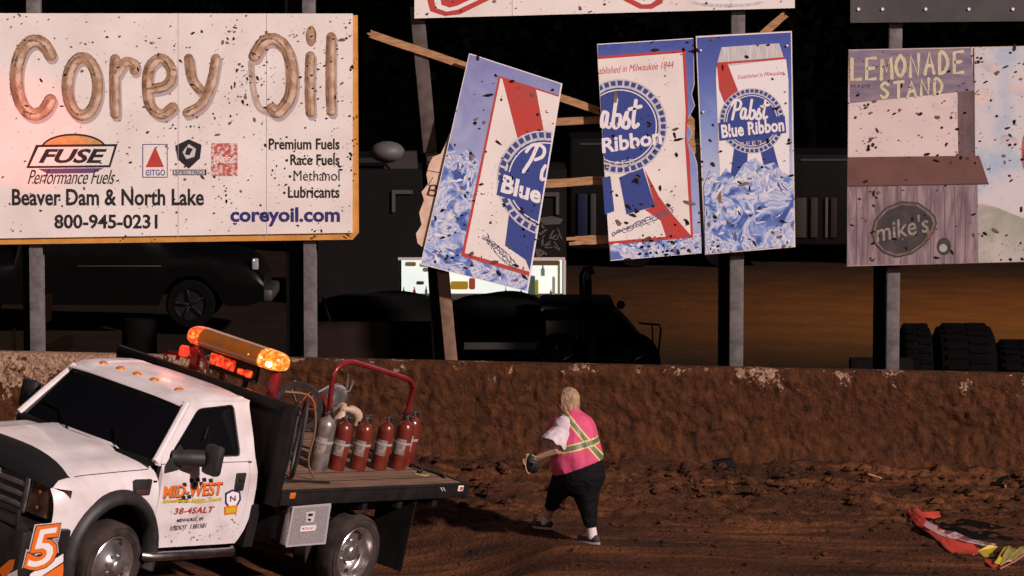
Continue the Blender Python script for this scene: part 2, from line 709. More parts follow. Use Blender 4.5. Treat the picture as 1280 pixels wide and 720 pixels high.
# loose clods of clay
mb = MB()
rd = random.Random(3)
def clod(mb, c, r, rd):
    n = 6
    vs = []
    for k, (zz, q) in enumerate(((-0.6, 0.7), (0.15, 1.0), (0.75, 0.55))):
        for i in range(n):
            t = 2 * math.pi * (i + 0.5 * k) / n
            rr = r * q * rd.uniform(0.65, 1.2)
            vs.append(Vector(c) + Vector((rr * math.cos(t) * 1.2, rr * math.sin(t), r * zz * rd.uniform(0.7, 1.1))))
    fs = []
    for k in range(2):
        for i in range(n):
            j = (i + 1) % n
            fs.append([k * n + i, k * n + j, (k + 1) * n + j, (k + 1) * n + i])
    fs += [list(range(n))[::-1], [2 * n + i for i in range(n)]]
    mb.add(vs, fs)
N = 3600
cx = RNG.uniform(-6.4, 6.4, N); cy = 39.9 - 7.5 * RNG.random(N) ** 1.35
czs = ground_z(cx, cy)
for x, y, z in zip(cx, cy, czs):
    r = 0.008 + 0.055 * rd.random() ** 4.5 * (1.3 if y > 38 else 0.6)
    clod(mb, (x, y, z + r * 0.25), r, rd)
tag(mb.build('dirt_clods', mud_mat, kind='stuff', smooth=False), 'loose brown clay clods strewn over the track')

# ------------------------------------------------------------------ retaining wall
def wall_top(x):
    return at(640, 455, WALL_Y).z - 0.0216 * x
wx = np.arange(-8.0, 8.001, 0.022)
rows = []
KZ = 56
wb = -0.35
XX, TT_ = np.meshgrid(wx, np.linspace(0, 1, KZ))
ZT = np.array([wall_top(x) for x in wx])[None, :]
ZZ = wb + (ZT - wb) * TT_
dm = 0.075 * (fbm(XX * 1.3, ZZ * 1.3, 3, 71) - 0.35) + 0.045 * (fbm(XX * 6, ZZ * 6, 3, 81) - 0.45) + 0.075 * (fbm(XX * 17, ZZ * 17, 2, 91) - 0.45)
dm = dm + 0.20 * smooth01((0.70 - (ZZ + 0.0216 * XX)) / 0.7)
dm *= smooth01((1 - TT_) / 0.07) * 0.9 + 0.1
YY = WALL_Y - np.maximum(dm, 0.0)
wo = Vector((0, WALL_Y, wall_top(0)))
mb = MB()
for k in range(KZ):
    rows.append([Vector((XX[k, i], YY[k, i], ZZ[k, i])) for i in range(len(wx))])
edge = 0.012 * (fbm(wx * 5, wx * 0 + 3.0, 3, 95) - 0.5)
rows.append([Vector((x, WALL_Y + 0.02, wall_top(x) + 0.008 + e)) for x, e in zip(wx, edge)])
rows.append([Vector((x, WALL_Y + 0.20, wall_top(x) + 0.008)) for x in wx])
rows.append([Vector((x, WALL_Y + 0.20, wb)) for x in wx])
mb.grid(rows)
w = mb.build('retaining_wall', wall_mat, origin=wo, smooth=True, angle=60)
tag(w, 'low concrete track wall caked in brown mud behind the woman and truck', 'wall')

# ------------------------------------------------------------------ materials of the signs
white_vinyl = mat('white_vinyl', (0.80, 0.745, 0.695), 0.45, c2=(0.69, 0.615, 0.56), scale=1.6, lo=0.35, hi=0.75)
grey_steel = mat('galvanised_steel', (0.075, 0.067, 0.066), 0.75, 0.0, c2=(0.145, 0.130, 0.128), scale=9, bump=0.003)
black_wood = mat('black_timber', (0.003, 0.0026, 0.0026), 0.9, c2=(0.006, 0.005, 0.0045), scale=14, spec=0.1)  # plain near-black timber
raw_wood = mat('raw_pine', (0.22, 0.105, 0.042), 0.8, c2=(0.44, 0.24, 0.11), scale=5, stretch=(1, 6, 8), detail=9, lo=0.3, hi=0.62, bump=0.004)
old_wood = mat('weathered_timber', (0.13, 0.075, 0.045), 0.85, c2=(0.22, 0.135, 0.085), scale=7, bump=0.004)
yellow_paint = mat('yellow_paint', (0.62, 0.29, 0.055), 0.55, c2=(0.50, 0.22, 0.04), scale=6)
mud_black = mat('dried_mud', (0.008, 0.005, 0.004), 0.95, spec=0.1, c2=(0.045, 0.022, 0.012), scale=3.5, lo=0.45, hi=0.7)
mud_brown = mat('dried_brown_mud', (0.10, 0.052, 0.030), 0.95, spec=0.1, c2=(0.26, 0.165, 0.12), scale=6)
ink = mat('black_ink', (0.016, 0.012, 0.014), 0.5)
navy_ink = mat('navy_ink', (0.028, 0.026, 0.15), 0.45)
tan_d = mat('dark_tan_ink', (0.15, 0.078, 0.042), 0.45, c2=(0.36, 0.215, 0.13), scale=7, lo=0.4, hi=0.62)
tan_m = mat('tan_ink', (0.46, 0.30, 0.19), 0.45, c2=(0.25, 0.14, 0.08), scale=6, lo=0.42, hi=0.66, detail=9)
tan_l = mat('pale_tan_ink', (0.64, 0.48, 0.37), 0.45, c2=(0.40, 0.25, 0.155), scale=6, lo=0.42, hi=0.6, detail=9)
shadow_ink = mat('grey_shadow_ink', (0.44, 0.36, 0.345), 0.45)
purple_ink = mat('purple_ink', (0.13, 0.062, 0.17), 0.45)
amber_ink = mat('amber_ink', (0.62, 0.34, 0.12), 0.45, c2=(0.5, 0.25, 0.075), scale=14)
red_ink = mat('red_ink', (0.50, 0.045, 0.035), 0.45, c2=(0.42, 0.06, 0.05), scale=4)
blue_ink = mat('blue_ink', (0.040, 0.066, 0.25), 0.4)
white_ink = mat('white_ink', (0.78, 0.74, 0.73), 0.4)
grey_ink = mat('silver_ink', (0.45, 0.43, 0.44), 0.4, c2=(0.62, 0.59, 0.58), scale=9, stretch=(4, 1, 0.6))
panel_edge = mat('plywood_edge', (0.30, 0.2, 0.14), 0.8)

def shade_mat(name, stops, axis='Z', lo=0.0, hi=1.0, nscale=0, namp=0.0, stretch=None):
    """printed picture: colour bands along an axis, broken up by noise"""
    m = bpy.data.materials.new(name)
    m.use_nodes = True
    nt = m.node_tree
    L = nt.links.new
    p = nt.nodes['Principled BSDF']
    p.inputs['Roughness'].default_value = 0.4
    tc = nt.nodes.new('ShaderNodeTexCoord')
    sep = nt.nodes.new('ShaderNodeSeparateXYZ')
    L(tc.outputs['Object'], sep.inputs[0])
    mr = nt.nodes.new('ShaderNodeMapRange')
    mr.inputs['From Min'].default_value = lo
    mr.inputs['From Max'].default_value = hi
    L(sep.outputs[axis], mr.inputs['Value'])
    src = mr.outputs[0]
    if nscale:
        n = nt.nodes.new('ShaderNodeTexNoise')
        n.inputs['Scale'].default_value = nscale
        n.inputs['Detail'].default_value = 5
        n.inputs['Distortion'].default_value = 1.6
        mp = nt.nodes.new('ShaderNodeMapping')
        mp.inputs['Scale'].default_value = stretch or (1, 1, 1)
        L(tc.outputs['Object'], mp.inputs['Vector'])
        L(mp.outputs[0], n.inputs['Vector'])
        a = nt.nodes.new('ShaderNodeMath'); a.operation = 'MULTIPLY_ADD'
        L(n.outputs['Fac'], a.inputs[0]); a.inputs[1].default_value = namp * 2
        b = nt.nodes.new('ShaderNodeMath'); b.operation = 'SUBTRACT'
        L(src, b.inputs[0]); b.inputs[1].default_value = namp
        L(b.outputs[0], a.inputs[2])
        src = a.outputs[0]
    r = nt.nodes.new('ShaderNodeValToRGB')
    e = r.color_ramp.elements
    while len(e) < len(stops):
        e.new(0.5)
    for q, (pos, c) in zip(e, stops):
        q.position = pos
        q.color = (*c, 1)
    L(src, r.inputs['Fac'])
    L(r.outputs[0], p.inputs['Base Color'])
    return m
WHI = (0.74, 0.71, 0.75)
ice_mat = shade_mat('printed_ice', [(0.22, (0.05, 0.09, 0.32)), (0.36, (0.13, 0.21, 0.50)), (0.46, (0.34, 0.43, 0.66)), (0.54, (0.64, 0.64, 0.70)), (0.63, (0.24, 0.34, 0.60)), (0.74, (0.70, 0.68, 0.71)), (0.86, (0.22, 0.32, 0.60))], 'X', -60, 60, 3.4, 0.9, (1, 1, 1))
bluesky_mat = shade_mat('printed_blue_backdrop', [(0.0, (0.42, 0.48, 0.66)), (0.30, (0.22, 0.30, 0.56)), (0.6, (0.095, 0.14, 0.42)), (1.0, (0.050, 0.075, 0.30))], 'Z', 0.9, 2.6, 1.2, 0.2)
paleblue_mat = shade_mat('printed_pale_blue_backdrop', [(0.0, (0.17, 0.18, 0.40)), (0.3, (0.38, 0.40, 0.58)), (0.65, (0.26, 0.29, 0.50)), (1.0, (0.19, 0.20, 0.42))], 'Z', 0.2, 2.9, 2.2, 0.35)

def sign_map(Y):
    return lambda u, v, h: at(u, v, Y - h)

def flat_panel(outline, Y, th, m, parent, name='panel'):
    mb = MB()
    mb.prism([at(x, y, Y) for x, y in outline], (0, th, 0))
    return mb.build(name, m, parent, smooth=False)

# ------------------------------------------------------------------ posts that carry the signs
PY = 40.72
def post(px0, px1, bx0, top_py, label, group='steel sign posts along the wall'):
    b = at((px0 + px1) / 2, 440, PY)
    zt = at(640, top_py, PY).z
    e = thing('sign_post', label, 'post', (b.x, PY, LOT_Z - 0.1), group)
    def XX(p):
        return at(p, 380, PY).x
    mb = MB()
    mb.box((XX(px0), PY - 0.06, LOT_Z - 0.1), (XX(px1), PY - 0.045, zt), bev=0.003)
    mb.box(((XX(px0) + XX(px1)) / 2 - 0.006, PY - 0.045, LOT_Z - 0.1), ((XX(px0) + XX(px1)) / 2 + 0.006, PY + 0.08, zt))
    mb.box((XX(px0), PY + 0.08, LOT_Z - 0.1), (XX(px1), PY + 0.095, zt), bev=0.003)
    mb.build('flange_beam', grey_steel, e)
    mb = MB()
    mb.box((XX(bx0), PY + 0.12, LOT_Z - 0.1), (XX(px0) + 0.03, PY + 0.24, zt), bev=0.006)
    mb.build('backing_timber', black_wood, e)
    return e
post(38, 55, 27, -160, 'steel sign post at the left end of the white oil company billboard')
post(380, 396, 357, -160, 'steel sign post behind the right part of the white oil company billboard')
post(912, 929, 899, -160, 'muddy steel post under the beer can panel with the whole can')
post(1108, 1124, 1094, -60, 'steel post under the lemonade stand billboard')

# broken, leaning post behind the tilted panel
b = at(566, 452, PY - 0.02)
e = thing('broken_post', 'broken leaning timber post behind the tilted beer can panel', 'post', (b.x, b.y, LOT_Z - 0.1))
mb = MB()
mb.beam(at(521, 8, PY), at(538, 190, PY), 0.16, 0.09, (0, 1, 0), bev=0.006)
mb.build('upper_piece', mat('dusty_timber', (0.055, 0.040, 0.036), 0.85, c2=(0.10, 0.075, 0.065), scale=8), e)
mb = MB()
mb.beam(at(538, 175, PY + 0.02), at(569, 500, PY - 0.02), 0.14, 0.06, (0, 1, 0), bev=0.006)
mb.build('lower_piece', old_wood, e)
mb = MB()
mb.beam(at(524, 20, PY + 0.12), at(551, 500, PY + 0.12), 0.13, 0.09, (0, 1, 0), bev=0.006)
mb.build('backing_timber', black_wood, e)

# ------------------------------------------------------------------ oil company billboard
BY = 40.55
e = thing('billboard', 'mud spattered white oil company billboard with tan lettering and yellow edge', 'billboard', at(210, 302, BY))
bx = [(-60, 17), (445, 17), (448, 290), (441, 299), (-60, 308)]
flat_panel([(-60, 19), (447, 19), (448.5, 291), (441, 299.5), (-60, 306.5)], BY + 0.03, 0.05, yellow_paint, e, 'yellow_backing')
flat_panel([(-60, 16.5), (441, 17), (440.5, 291), (-60, 299)], BY, 0.028, white_vinyl, e, 'panel')
P = Print(sign_map(BY))
def fat(pts, w=15, sm=8):
    P.stroke([(x + 2.5, y + 4) for x, y in pts], w, shadow_ink, 1, sm)
    P.stroke(pts, w, tan_d, 2, sm, True, 0.06)
    P.stroke([(x + 0.9, y - 0.3) for x, y in pts], w * 0.78, tan_m, 3, sm, True, 0.12)
    P.stroke([(x + 2.6, y + 1.2) for x, y in pts], w * 0.34, tan_l, 4, sm, True, 0.5)
    P.stroke([(x - 2.6, y - 0.6) for x, y in pts], w * 0.16, tan_d, 5, sm, True, 0.8)
def arc(cx, cy, rx, ry, a0, a1, n=14):
    return [(cx + rx * math.cos(R(a0 + (a1 - a0) * i / n)), cy + ry * math.sin(R(a0 + (a1 - a0) * i / n))) for i in range(n + 1)]
fat(arc(44, 97, 24, 46, -38, -322, 16), 16)
fat(arc(103, 108, 19, 36, -70, 292, 18), 14)
fat([(144, 74), (143, 100), (144, 142)], 13); fat([(146, 92), (156, 78), (168, 80), (168, 88)], 12)
fat([(184, 112), (205, 108), (214, 98), (212, 82), (200, 73), (187, 84), (184, 108), (188, 132), (202, 143), (216, 134)], 13)
fat([(236, 73), (240, 98), (250, 112)], 12); fat([(270, 73), (264, 104), (252, 130), (234, 141)], 12)
fat([(318, 70), (330, 52), (346, 50), (360, 66), (365, 95), (362, 122), (348, 140), (340, 136)], 15)
P.stroke([(314, 78), (317, 112), (324, 134), (338, 142)], 8, shadow_ink, 1)
P.stroke([(314, 78), (317, 112), (324, 134), (338, 142)], 3, tan_l, 2)
fat([(388, 70), (387, 100), (388, 141)], 12); fat([(414, 46), (413, 92), (414, 139)], 12)
P.ell(389, 45, 6.5, 13, tan_d, 2); P.ell(388.4, 44, 4.6, 10.5, tan_m, 3); P.ell(390, 47, 2, 5, tan_l, 4)
# fuel logo
P.ell(92, 186, 41, 19, ink, 1, a0=180, a1=360); P.ell(92, 186, 38.5, 16.5, amber_ink, 2, a0=180, a1=360)
P.poly([(45, 181), (147, 180), (138, 209), (33, 210)], ink, 3)
P.poly([(48, 184), (143, 183), (136, 206.5), (37, 207.5)], white_vinyl, 4)
P.poly([(48, 211), (130, 210), (117, 216), (60, 217)], purple_ink, 3)
P.text('FUSE', (48, 186, 134, 204), ink, 5, 0.035, 0.35)
P.text('Performance Fuels', (35, 212, 144, 230), ink, 6, -0.005, 0.45, 0.95)
# three small trade marks
P.rect(178, 180, 209.5, 222, navy_ink, 1); P.rect(179, 181, 208.5, 221, white_vinyl, 2)
P.poly([(194, 183), (205, 209), (182, 209)], red_ink, 3)
P.text('CITGO', (182, 212, 206.5, 219.5), blue_ink, 3, 0.02)
P.poly([(219, 182), (236, 174), (252, 181), (250, 198), (236, 211), (222, 199)], ink, 1)
P.poly([(228, 190), (236, 180), (245, 186), (243, 196), (233, 199)], grey_ink, 2)
P.poly([(234, 184), (241, 186), (237, 194), (231, 193)], ink, 3)
P.rect(216, 212, 258, 219, ink, 1); P.rect(217, 213, 256, 218, grey_ink, 2); P.text('SPECTRO', (219, 213.5, 254, 217.5), ink, 3)
worn_red = mat('worn_red_ink', (0.45, 0.09, 0.075), 0.5, c2=(0.72, 0.55, 0.50), scale=22, lo=0.46, hi=0.58)
P.rect(264, 179, 297, 220, worn_red, 1); P.text('ENEOS', (267, 196, 294, 204), white_ink, 2, 0.02)
for s, x0, y0, y1 in (('Premium Fuels', 336, 173, 187), ('Race Fuels', 363, 193, 206), ('Methanol', 367, 213, 226), ('Lubricants', 360, 233, 247)):
    P.text(s, (x0, y0, 424.5, y1 + (0.5 if s[0] in 'LR' else 0)), ink, 2, 0.0 if s[0] == 'M' else 0.022)
    P.ell(x0 - 4.5, (y0 + y1) / 2 + 1, 1.7, 1.7, ink, 2)
P.text('Beaver Dam & North Lake', (15, 236, 255, 257), ink, 2, 0.024)
P.text('800-945-0231', (68, 268, 197, 286), ink, 2, 0.024)
P.text('coreyoil.com', (288, 259, 425, 283), navy_ink, 2, 0.032)
for x in (222.5, 333):
    P.rect(x, 17.5, x + 0.6, 296, shadow_ink, 1)
P.build('printed_face', e)
splat(sign_map(BY), in_poly([(-20, 18), (446, 18), (447, 298), (-20, 305)]), (-20, 18, 447, 305), 1350, mud_black, e, 15, 0.30, 1.35, lambda x, y: 0.35 + 0.65 * x / 450, None, 0.0078)

# ------------------------------------------------------------------ upper billboards, cut by the top of the picture
e = thing('billboard', 'white upper billboard with red outlined shapes above the beer can panels', 'billboard', at(755, 20, BY))
flat_panel([(518, -170), (992, -176), (993.5, 10), (518, 23)], BY + 0.01, 0.05, white_vinyl, e)
P = Print(sign_map(BY + 0.01))
P.poly([(526, -30), (538, 14), (556, 20), (575, 18), (640, -14)], red_ink, 1)
P.poly([(536, -30), (545, 10), (558, 14.5), (572, 12), (628, -14)], white_ink, 2)
P.poly([(545, -30), (552, 6), (562, 9.5), (572, 7), (612, -12)], red_ink, 3)
P.poly([(740, -20), (800, 11), (815, 11), (828, 4), (834, -20)], red_ink, 1)
P.poly([(752, -20), (803, 5.5), (813, 5), (821, -1), (824, -20)], white_ink, 2)
P.poly([(764, -20), (806, 1), (814, -20)], red_ink, 3)
P.ell(909, 2, 45, 7, grey_ink, 1, a0=0, a1=180); P.ell(909, 1, 40, 4, white_ink, 2, a0=0, a1=180)
P.rect(640, -170, 640.7, 19, shadow_ink, 1)
P.build('printed_face', e)
splat(sign_map(BY + 0.01), in_poly([(520, 0), (992, 0), (992, 9), (520, 21)]), (520, 0, 992, 21), 40, mud_black, e, 6, 0.4, 1.5)

e = thing('billboard', 'dark grey upper sheet metal billboard with a row of bolts', 'billboard', at(1170, 28, BY))
flat_panel([(1063, -60), (1330, -60), (1330, 26), (1063, 28.5)], BY, 0.04, mat('dark_sheet_metal', (0.040, 0.036, 0.038), 0.6, c2=(0.062, 0.054, 0.055), scale=3), e)
for x in (1073, 1103, 1157, 1211, 1266):
    p = at(x, 11.5, BY)
    MB().cyl(p, p - Vector((0, 0.02, 0)), 0.021, 0.016, 8).build('bolt', white_ink, e)

# ------------------------------------------------------------------ beer can panels
def rosette(P, q, s, cx, cy, L=2):
    """round blue seal: ring of blocks, white ring, disc; q maps local (x, y) to art coordinates"""
    def ring(r, n=44):
        return [q(cx + r * math.cos(2 * math.pi * i / n), cy + r * math.sin(2 * math.pi * i / n)) for i in range(n)]
    P.poly(ring(s * 1.26), grey_ink, L)
    n = 40
    for i in range(n):
        a = 2 * math.pi * i / n
        da = 2 * math.pi / n * 0.34
        P.poly([q(cx + r * math.cos(t), cy + r * math.sin(t)) for r, t in ((s * 1.09, a - da), (s * 1.22, a - da), (s * 1.22, a + da), (s * 1.09, a + da))], blue_ink, L + 1)
    P.poly(ring(s * 1.03), blue_ink, L + 1)
    P.poly(ring(s * 0.985), white_ink, L + 2)
    P.poly(ring(s * 0.955), blue_ink, L + 3)

PABST = [[(0.62, 1.95), (0.42, 1.0), (0.15, 0.0)], [(0.05, 1.45), (0.35, 1.9), (0.95, 2.0), (1.3, 1.65), (1.05, 1.1), (0.45, 0.95)],
         [(1.95, 1.0), (1.6, 1.1), (1.3, 0.6), (1.4, 0.1), (1.75, 0.25), (1.95, 0.95)], [(1.95, 0.95), (1.85, 0.3), (2.05, 0.05), (2.3, 0.3)],
         [(2.75, 2.0), (2.55, 1.0), (2.45, 0.25), (2.7, 0.02), (3.05, 0.3), (3.1, 0.85), (2.75, 0.9)],
         [(3.3, 0.2), (3.75, 1.15), (3.7, 0.75), (3.95, 0.4), (3.75, 0.02), (3.35, 0.1)], [(4.55, 1.9), (4.3, 0.5), (4.4, 0.05), (4.75, 0.25)], [(3.95, 1.3), (5.0, 1.5)]]
def script_word(P, q, x, y, w, h, wt, layer, only=None):
    for i, st in enumerate(PABST):
        if only and i not in only:
            continue
        P.stroke([q(x + a / 5.0 * w, y - b / 2.0 * h) for a, b in st], wt, white_ink, layer, 5)

def slab_word(P, s, quad, m, layer):
    P.text(s, None, m, layer, 0.035, 0.0, 1.02, quad)

def flourish(P, q, x0, y0, x1, y1, layer, n=7, seed=1, m=None):
    """curling grey line work of the barley sprig"""
    r = random.Random(seed)
    m = m or curl_ink
    for i in range(n):
        t = i / n
        cx, cy = x0 + (x1 - x0) * t, y0 + (y1 - y0) * t
        a = r.uniform(0, 6.28)
        rr = r.uniform(3, 6.5)
        pts = [(cx + rr * (1 - k / 9) * math.cos(a + k * 0.8), cy + rr * (1 - k / 9) * math.sin(a + k * 0.8)) for k in range(8)]
        P.stroke([q(*p) for p in pts], 0.8, m, layer, 3, False)
    for o in (-3, 0, 3):
        P.stroke([q(x0 + o, y0 - o), q((x0 + x1) / 2 - o, (y0 + y1) / 2 + o * 1.5), q(x1, y1 + o)], 0.8, m, layer, 4, False)
curl_ink = mat('slate_ink', (0.10, 0.105, 0.17), 0.5)
dull_ice = ice_mat
BP = 40.28 + 0.2
ident = lambda x, y: (x, y)

shard_mats = [mat('ice_white', (0.74, 0.71, 0.74), 0.35), mat('ice_pale', (0.46, 0.48, 0.63), 0.35), mat('ice_mid', (0.20, 0.25, 0.46), 0.35), mat('ice_deep', (0.085, 0.11, 0.32), 0.35)]
def shards(P, inside, box, n, layer, seed, smax=9, q=lambda x, y: (x, y)):
    r = random.Random(seed)
    k = 0
    while k < n:
        x, y = r.uniform(box[0], box[2]), r.uniform(box[1], box[3])
        if not inside(x, y):
            continue
        k += 1
        a, L_, w_ = r.uniform(0, 3.14), r.uniform(2.5, smax), r.uniform(0.7, 3.0)
        ca, sa = math.cos(a), math.sin(a)
        pts = [(-L_, r.uniform(-.3, .3) * w_), (r.uniform(-.4, .2) * L_, w_), (L_, r.uniform(-.4, .4) * w_), (r.uniform(-.2, .5) * L_, -w_ * r.uniform(.3, 1))]
        pts = [(x + u * ca - v * sa, y + u * sa + v * ca) for u, v in pts]
        if all(inside(*p_) for p_ in pts):
            P.poly([q(*p_) for p_ in pts], r.choice([shard_mats[0]] * 4 + [shard_mats[1]] * 2 + shard_mats[2:]), layer)
# --- whole can
base = at(932, 316, BP)
e = thing('beer_billboard', 'beer sign panel showing a whole can on ice under a blue backdrop', 'sign', base, 'panels of the broken beer sign')
oc = [(869.5, 45), (990, 38.5), (994.5, 309), (881, 318.5)]
flat_panel(oc, BP, 0.03, panel_edge, e)
P = Print(sign_map(BP))
P.poly([(870, 45.5), (989.5, 39), (993.8, 308.5), (881.3, 318)], white_ink, 0)
P.poly([(871, 47), (988.5, 40.5), (992.5, 307), (882.3, 316.2)], bluesky_mat, 1)
canw = [(897, 77), (902, 59), (974, 54), (979, 70), (983, 90), (986, 260), (900, 262), (895, 90)]
P.poly(canw, grey_ink, 2)
P.poly([(895.5, 84), (982.5, 74), (985.5, 100), (987, 260), (902, 262), (895, 100)], white_ink, 3)
P.stroke([(896, 79.5), (940, 76), (981, 72.5)], 2.6, red_ink, 4, 4, False)
P.poly([(896, 79), (909, 78), (922, 112), (930, 140), (910, 140), (899, 112)], red_ink, 4)
P.text('Established in Milwaukee', None, red_ink, 4, 0.0, 0.35, 1, ((922, 94), (980, 88), (922, 99), (980, 93)))
rosette(P, ident, 32.5, 940, 151, 4)
P.poly([(918, 181), (935, 186), (933, 225), (912, 228)], blue_ink, 3)
P.poly([(950, 186), (966, 180), (977, 222), (958, 224)], blue_ink, 3)
script_word(P, ident, 914, 149, 47, 24, 3.2, 9)
P.poly([(898, 153.5), (981, 144.5), (983, 166), (899.5, 176)], blue_ink, 8)
slab_word(P, 'Blue Ribbon', ((901, 156), (979.5, 147.5), (902.5, 173), (980.5, 164)), white_ink, 9)
P.text('BEER', None, grey_ink, 9, 0.01, 0, 1.3, ((925, 178), (953, 175), (925.5, 183), (953.5, 180)))
P.poly([(881.5, 317), (880, 232), (888, 212), (900, 222), (908, 210), (918, 222), (930, 204), (944, 197), (955, 206), (968, 203), (978, 214), (992, 222), (992.6, 307)], ice_mat, 10)
ip = [(881.5, 317), (880, 232), (888, 212), (900, 222), (908, 210), (918, 222), (930, 204), (944, 197), (955, 206), (968, 203), (978, 214), (992, 222), (992.6, 307)]
shards(P, in_poly(ip), (880, 197, 993, 317), 90, 11, 3)
P.build('printed_face', e)
for x, y in ((876, 63), (984, 57), (879, 140), (984, 128), (890, 310), (986, 302)):
    p = at(x, y, BP - 0.02)
    MB().cyl(p, p - Vector((0, 0.008, 0)), 0.014, 0.010, 8).build('screw', white_ink, e)
splat(sign_map(BP), in_poly(oc), (869, 38, 995, 319), 330, mud_black, e, 8, 0.35, 2.3, lambda x, y: 0.08 + 0.92 * max(0, (y - 120) / 200))

# --- left half of the seal, at the middle
base = at(815, 325, BP)
e = thing('beer_billboard', 'beer sign panel with half a seal, torn along its right edge', 'sign', base, 'panels of the broken beer sign')
oc = [(746, 55), (867.5, 47.5), (868.5, 105), (865, 118), (869, 132), (862, 146), (858, 152), (866, 166), (860, 178), (868, 192), (872, 205), (877.5, 316.5), (763, 326)]
flat_panel(oc, BP + 0.03, 0.03, panel_edge, e)
P = Print(sign_map(BP + 0.03))
P.poly([(x + (0.6 if x < 800 else -0.6), y) for x, y in oc], white_ink, 0)
bigblue = shade_mat('printed_deep_blue_backdrop', [(0.0, (0.42, 0.47, 0.68)), (0.5, (0.20, 0.27, 0.55)), (1.0, (0.055, 0.08, 0.32))], 'Z', 0.0, 2.55, 3, 0.15)
P.poly([(747, 56), (866.5, 48.5), (867.5, 105), (864, 118), (868, 132), (861, 146), (857, 152), (865, 166), (859, 178), (867, 192), (871, 205), (876, 292), (763, 302)], bigblue, 1)
P.poly([(762.5, 303), (876.5, 293), (877, 316), (763.6, 325)], ice_mat, 2)
P.poly([(746.8, 70.5), (857, 62.5), (858.5, 105), (860, 130), (860, 146), (858, 170), (862, 195), (866.5, 297), (761, 306)], red_ink, 2)
P.poly([(747, 74), (853, 66), (857, 140), (856, 175), (863.5, 293), (761, 302)], white_vinyl, 3)
P.text('ablished in Milwaukee 1844', None, red_ink, 4, 0.0, 0.4, 1, ((748, 84), (842, 76), (748, 93), (843, 85)))
shards(P, in_poly([(762.5, 303), (876.5, 293), (877, 316), (763.6, 325)]), (762, 292, 878, 326), 50, 3, 4, 6)
# clip the seal to the panel: local x never left of the panel edge
def clipq(x, y):
    return (max(x, 747.5 + (y - 70) * 0.060), y)
rosette(P, clipq, 47, 775, 158, 4)
P.poly([(753, 222), (763, 220), (768, 264), (756, 268)], blue_ink, 4)
P.poly([(774, 222), (803, 208), (819, 258), (783, 268)], blue_ink, 4)
P.poly([(806, 212), (824, 246), (839, 266), (863, 293.5), (833, 297), (826, 276), (806, 262), (819, 258)], red_ink, 4)
script_word(P, clipq, 733, 160, 68, 36, 4.6, 9, (2, 3, 4, 5, 6, 7))
P.text('Ribbon', None, white_ink, 9, 0.03, 0, 1.0, ((752, 173), (826, 160), (753, 192), (828, 180)))
P.text('BEER', None, grey_ink, 9, 0.01, 0, 1.3, ((757, 204), (794, 198), (758, 210), (795, 204)))
flourish(P, ident, 768, 292, 842, 262, 6, 12, 4)
P.stroke([(762, 303.5), (820, 299.5), (866, 296)], 2.0, red_ink, 6, 2, False)
P.build('printed_face', e)
mb = MB()
mb.prism([at(x, y, BP + 0.05) for x, y in [(862, 142), (869, 150), (868, 172), (871, 190), (864, 198), (861, 180), (858, 160)]], (0, 0.02, 0))
mb.build('torn_edge', raw_wood, e, smooth=False)
splat(sign_map(BP + 0.03), in_poly(oc), (746, 47, 878, 326), 300, mud_black, e, 9, 0.35, 2.4, lambda x, y: 0.12 + 0.88 * max(0, (y - 130) / 190))

# --- tilted panel, hanging by one side
TLp, TRp, BRp, BLp = (586.5, 66.5), (703, 104.5), (660, 365), (525.5, 330.5)
def tq(u, v):
    """u across 0..1, v down 0..1 on the tilted panel, in photograph coordinates"""
    return ((TLp[0] * (1 - u) + TRp[0] * u) * (1 - v) + (BLp[0] * (1 - u) + BRp[0] * u) * v,
            (TLp[1] * (1 - u) + TRp[1] * u) * (1 - v) + (BLp[1] * (1 - u) + BRp[1] * u) * v)
TYP = BP - 0.04
def tmap(x, y, h):
    # the lower edge swings a little towards the track
    return at(x, y, TYP - 0.14 * (y - 60) / 300 - h)
base = at(593, 348, TYP - 0.14)
e = thing('beer_billboard', 'beer sign panel hanging tilted from the broken post, seal cut by its right edge', 'sign', base, 'panels of the broken beer sign')
mb = MB()
mb.prism([tmap(*p, 0) for p in (TLp, TRp, BRp, BLp)], (0, 0.03, 0))
mb.build('panel', panel_edge, e, smooth=False)
P = Print(tmap)
P.poly([TLp, TRp, BRp, BLp], white_ink, 0)
P.poly([tq(.008, .004), tq(.985, .004), tq(.985, .996), tq(.008, .996)], paleblue_mat, 1)
P.poly([tq(.008, .42), tq(.12, .47), tq(.2, .42), tq(.33, .47), tq(.36, .88), tq(.9, .90), tq(.985, .93), tq(.985, .996), tq(.008, .996)], ice_mat, 2)
shards(P, in_poly([(.01, .44), (.34, .44), (.345, .92), (.98, .93), (.98, .99), (.01, .99)]), (0.01, .42, .985, .99), 0, 3, 5)
ipt = [tq(.012, .45), tq(.33, .46), tq(.335, .925), tq(.98, .945), tq(.98, .99), tq(.012, .99)]
shards(P, in_poly(ipt), (526, 180, 662, 364), 110, 2.4, 5, 7)
P.poly([tq(.345, .058), tq(.985, .058), tq(.985, .925), tq(.345, .915)], red_ink, 3)
P.poly([tq(.365, .066), tq(.985, .066), tq(.985, .905), tq(.37, .897)], white_vinyl, 4)
P.poly([tq(.38, .060), tq(.74, .062), tq(.93, .285), tq(.70, .36)], red_ink, 5)
def sq(x, y):
    p = (min(x, .985), y)
    return tq(*p)
def rnd(x, y):  # seal in panel units (width : height = 1 : 2)
    return sq(x, y / 2.05)
rosette(P, rnd, 0.40, 1.02, 0.98, 5)
P.poly([tq(.70, .64), tq(.86, .69), tq(.985, .70), tq(.985, .90), tq(.93, .855), tq(.72, .815)], blue_ink, 5)
P.stroke([tq(.855, .32), tq(.82, .39), tq(.765, .455)], 4.6, white_ink, 10, 4)
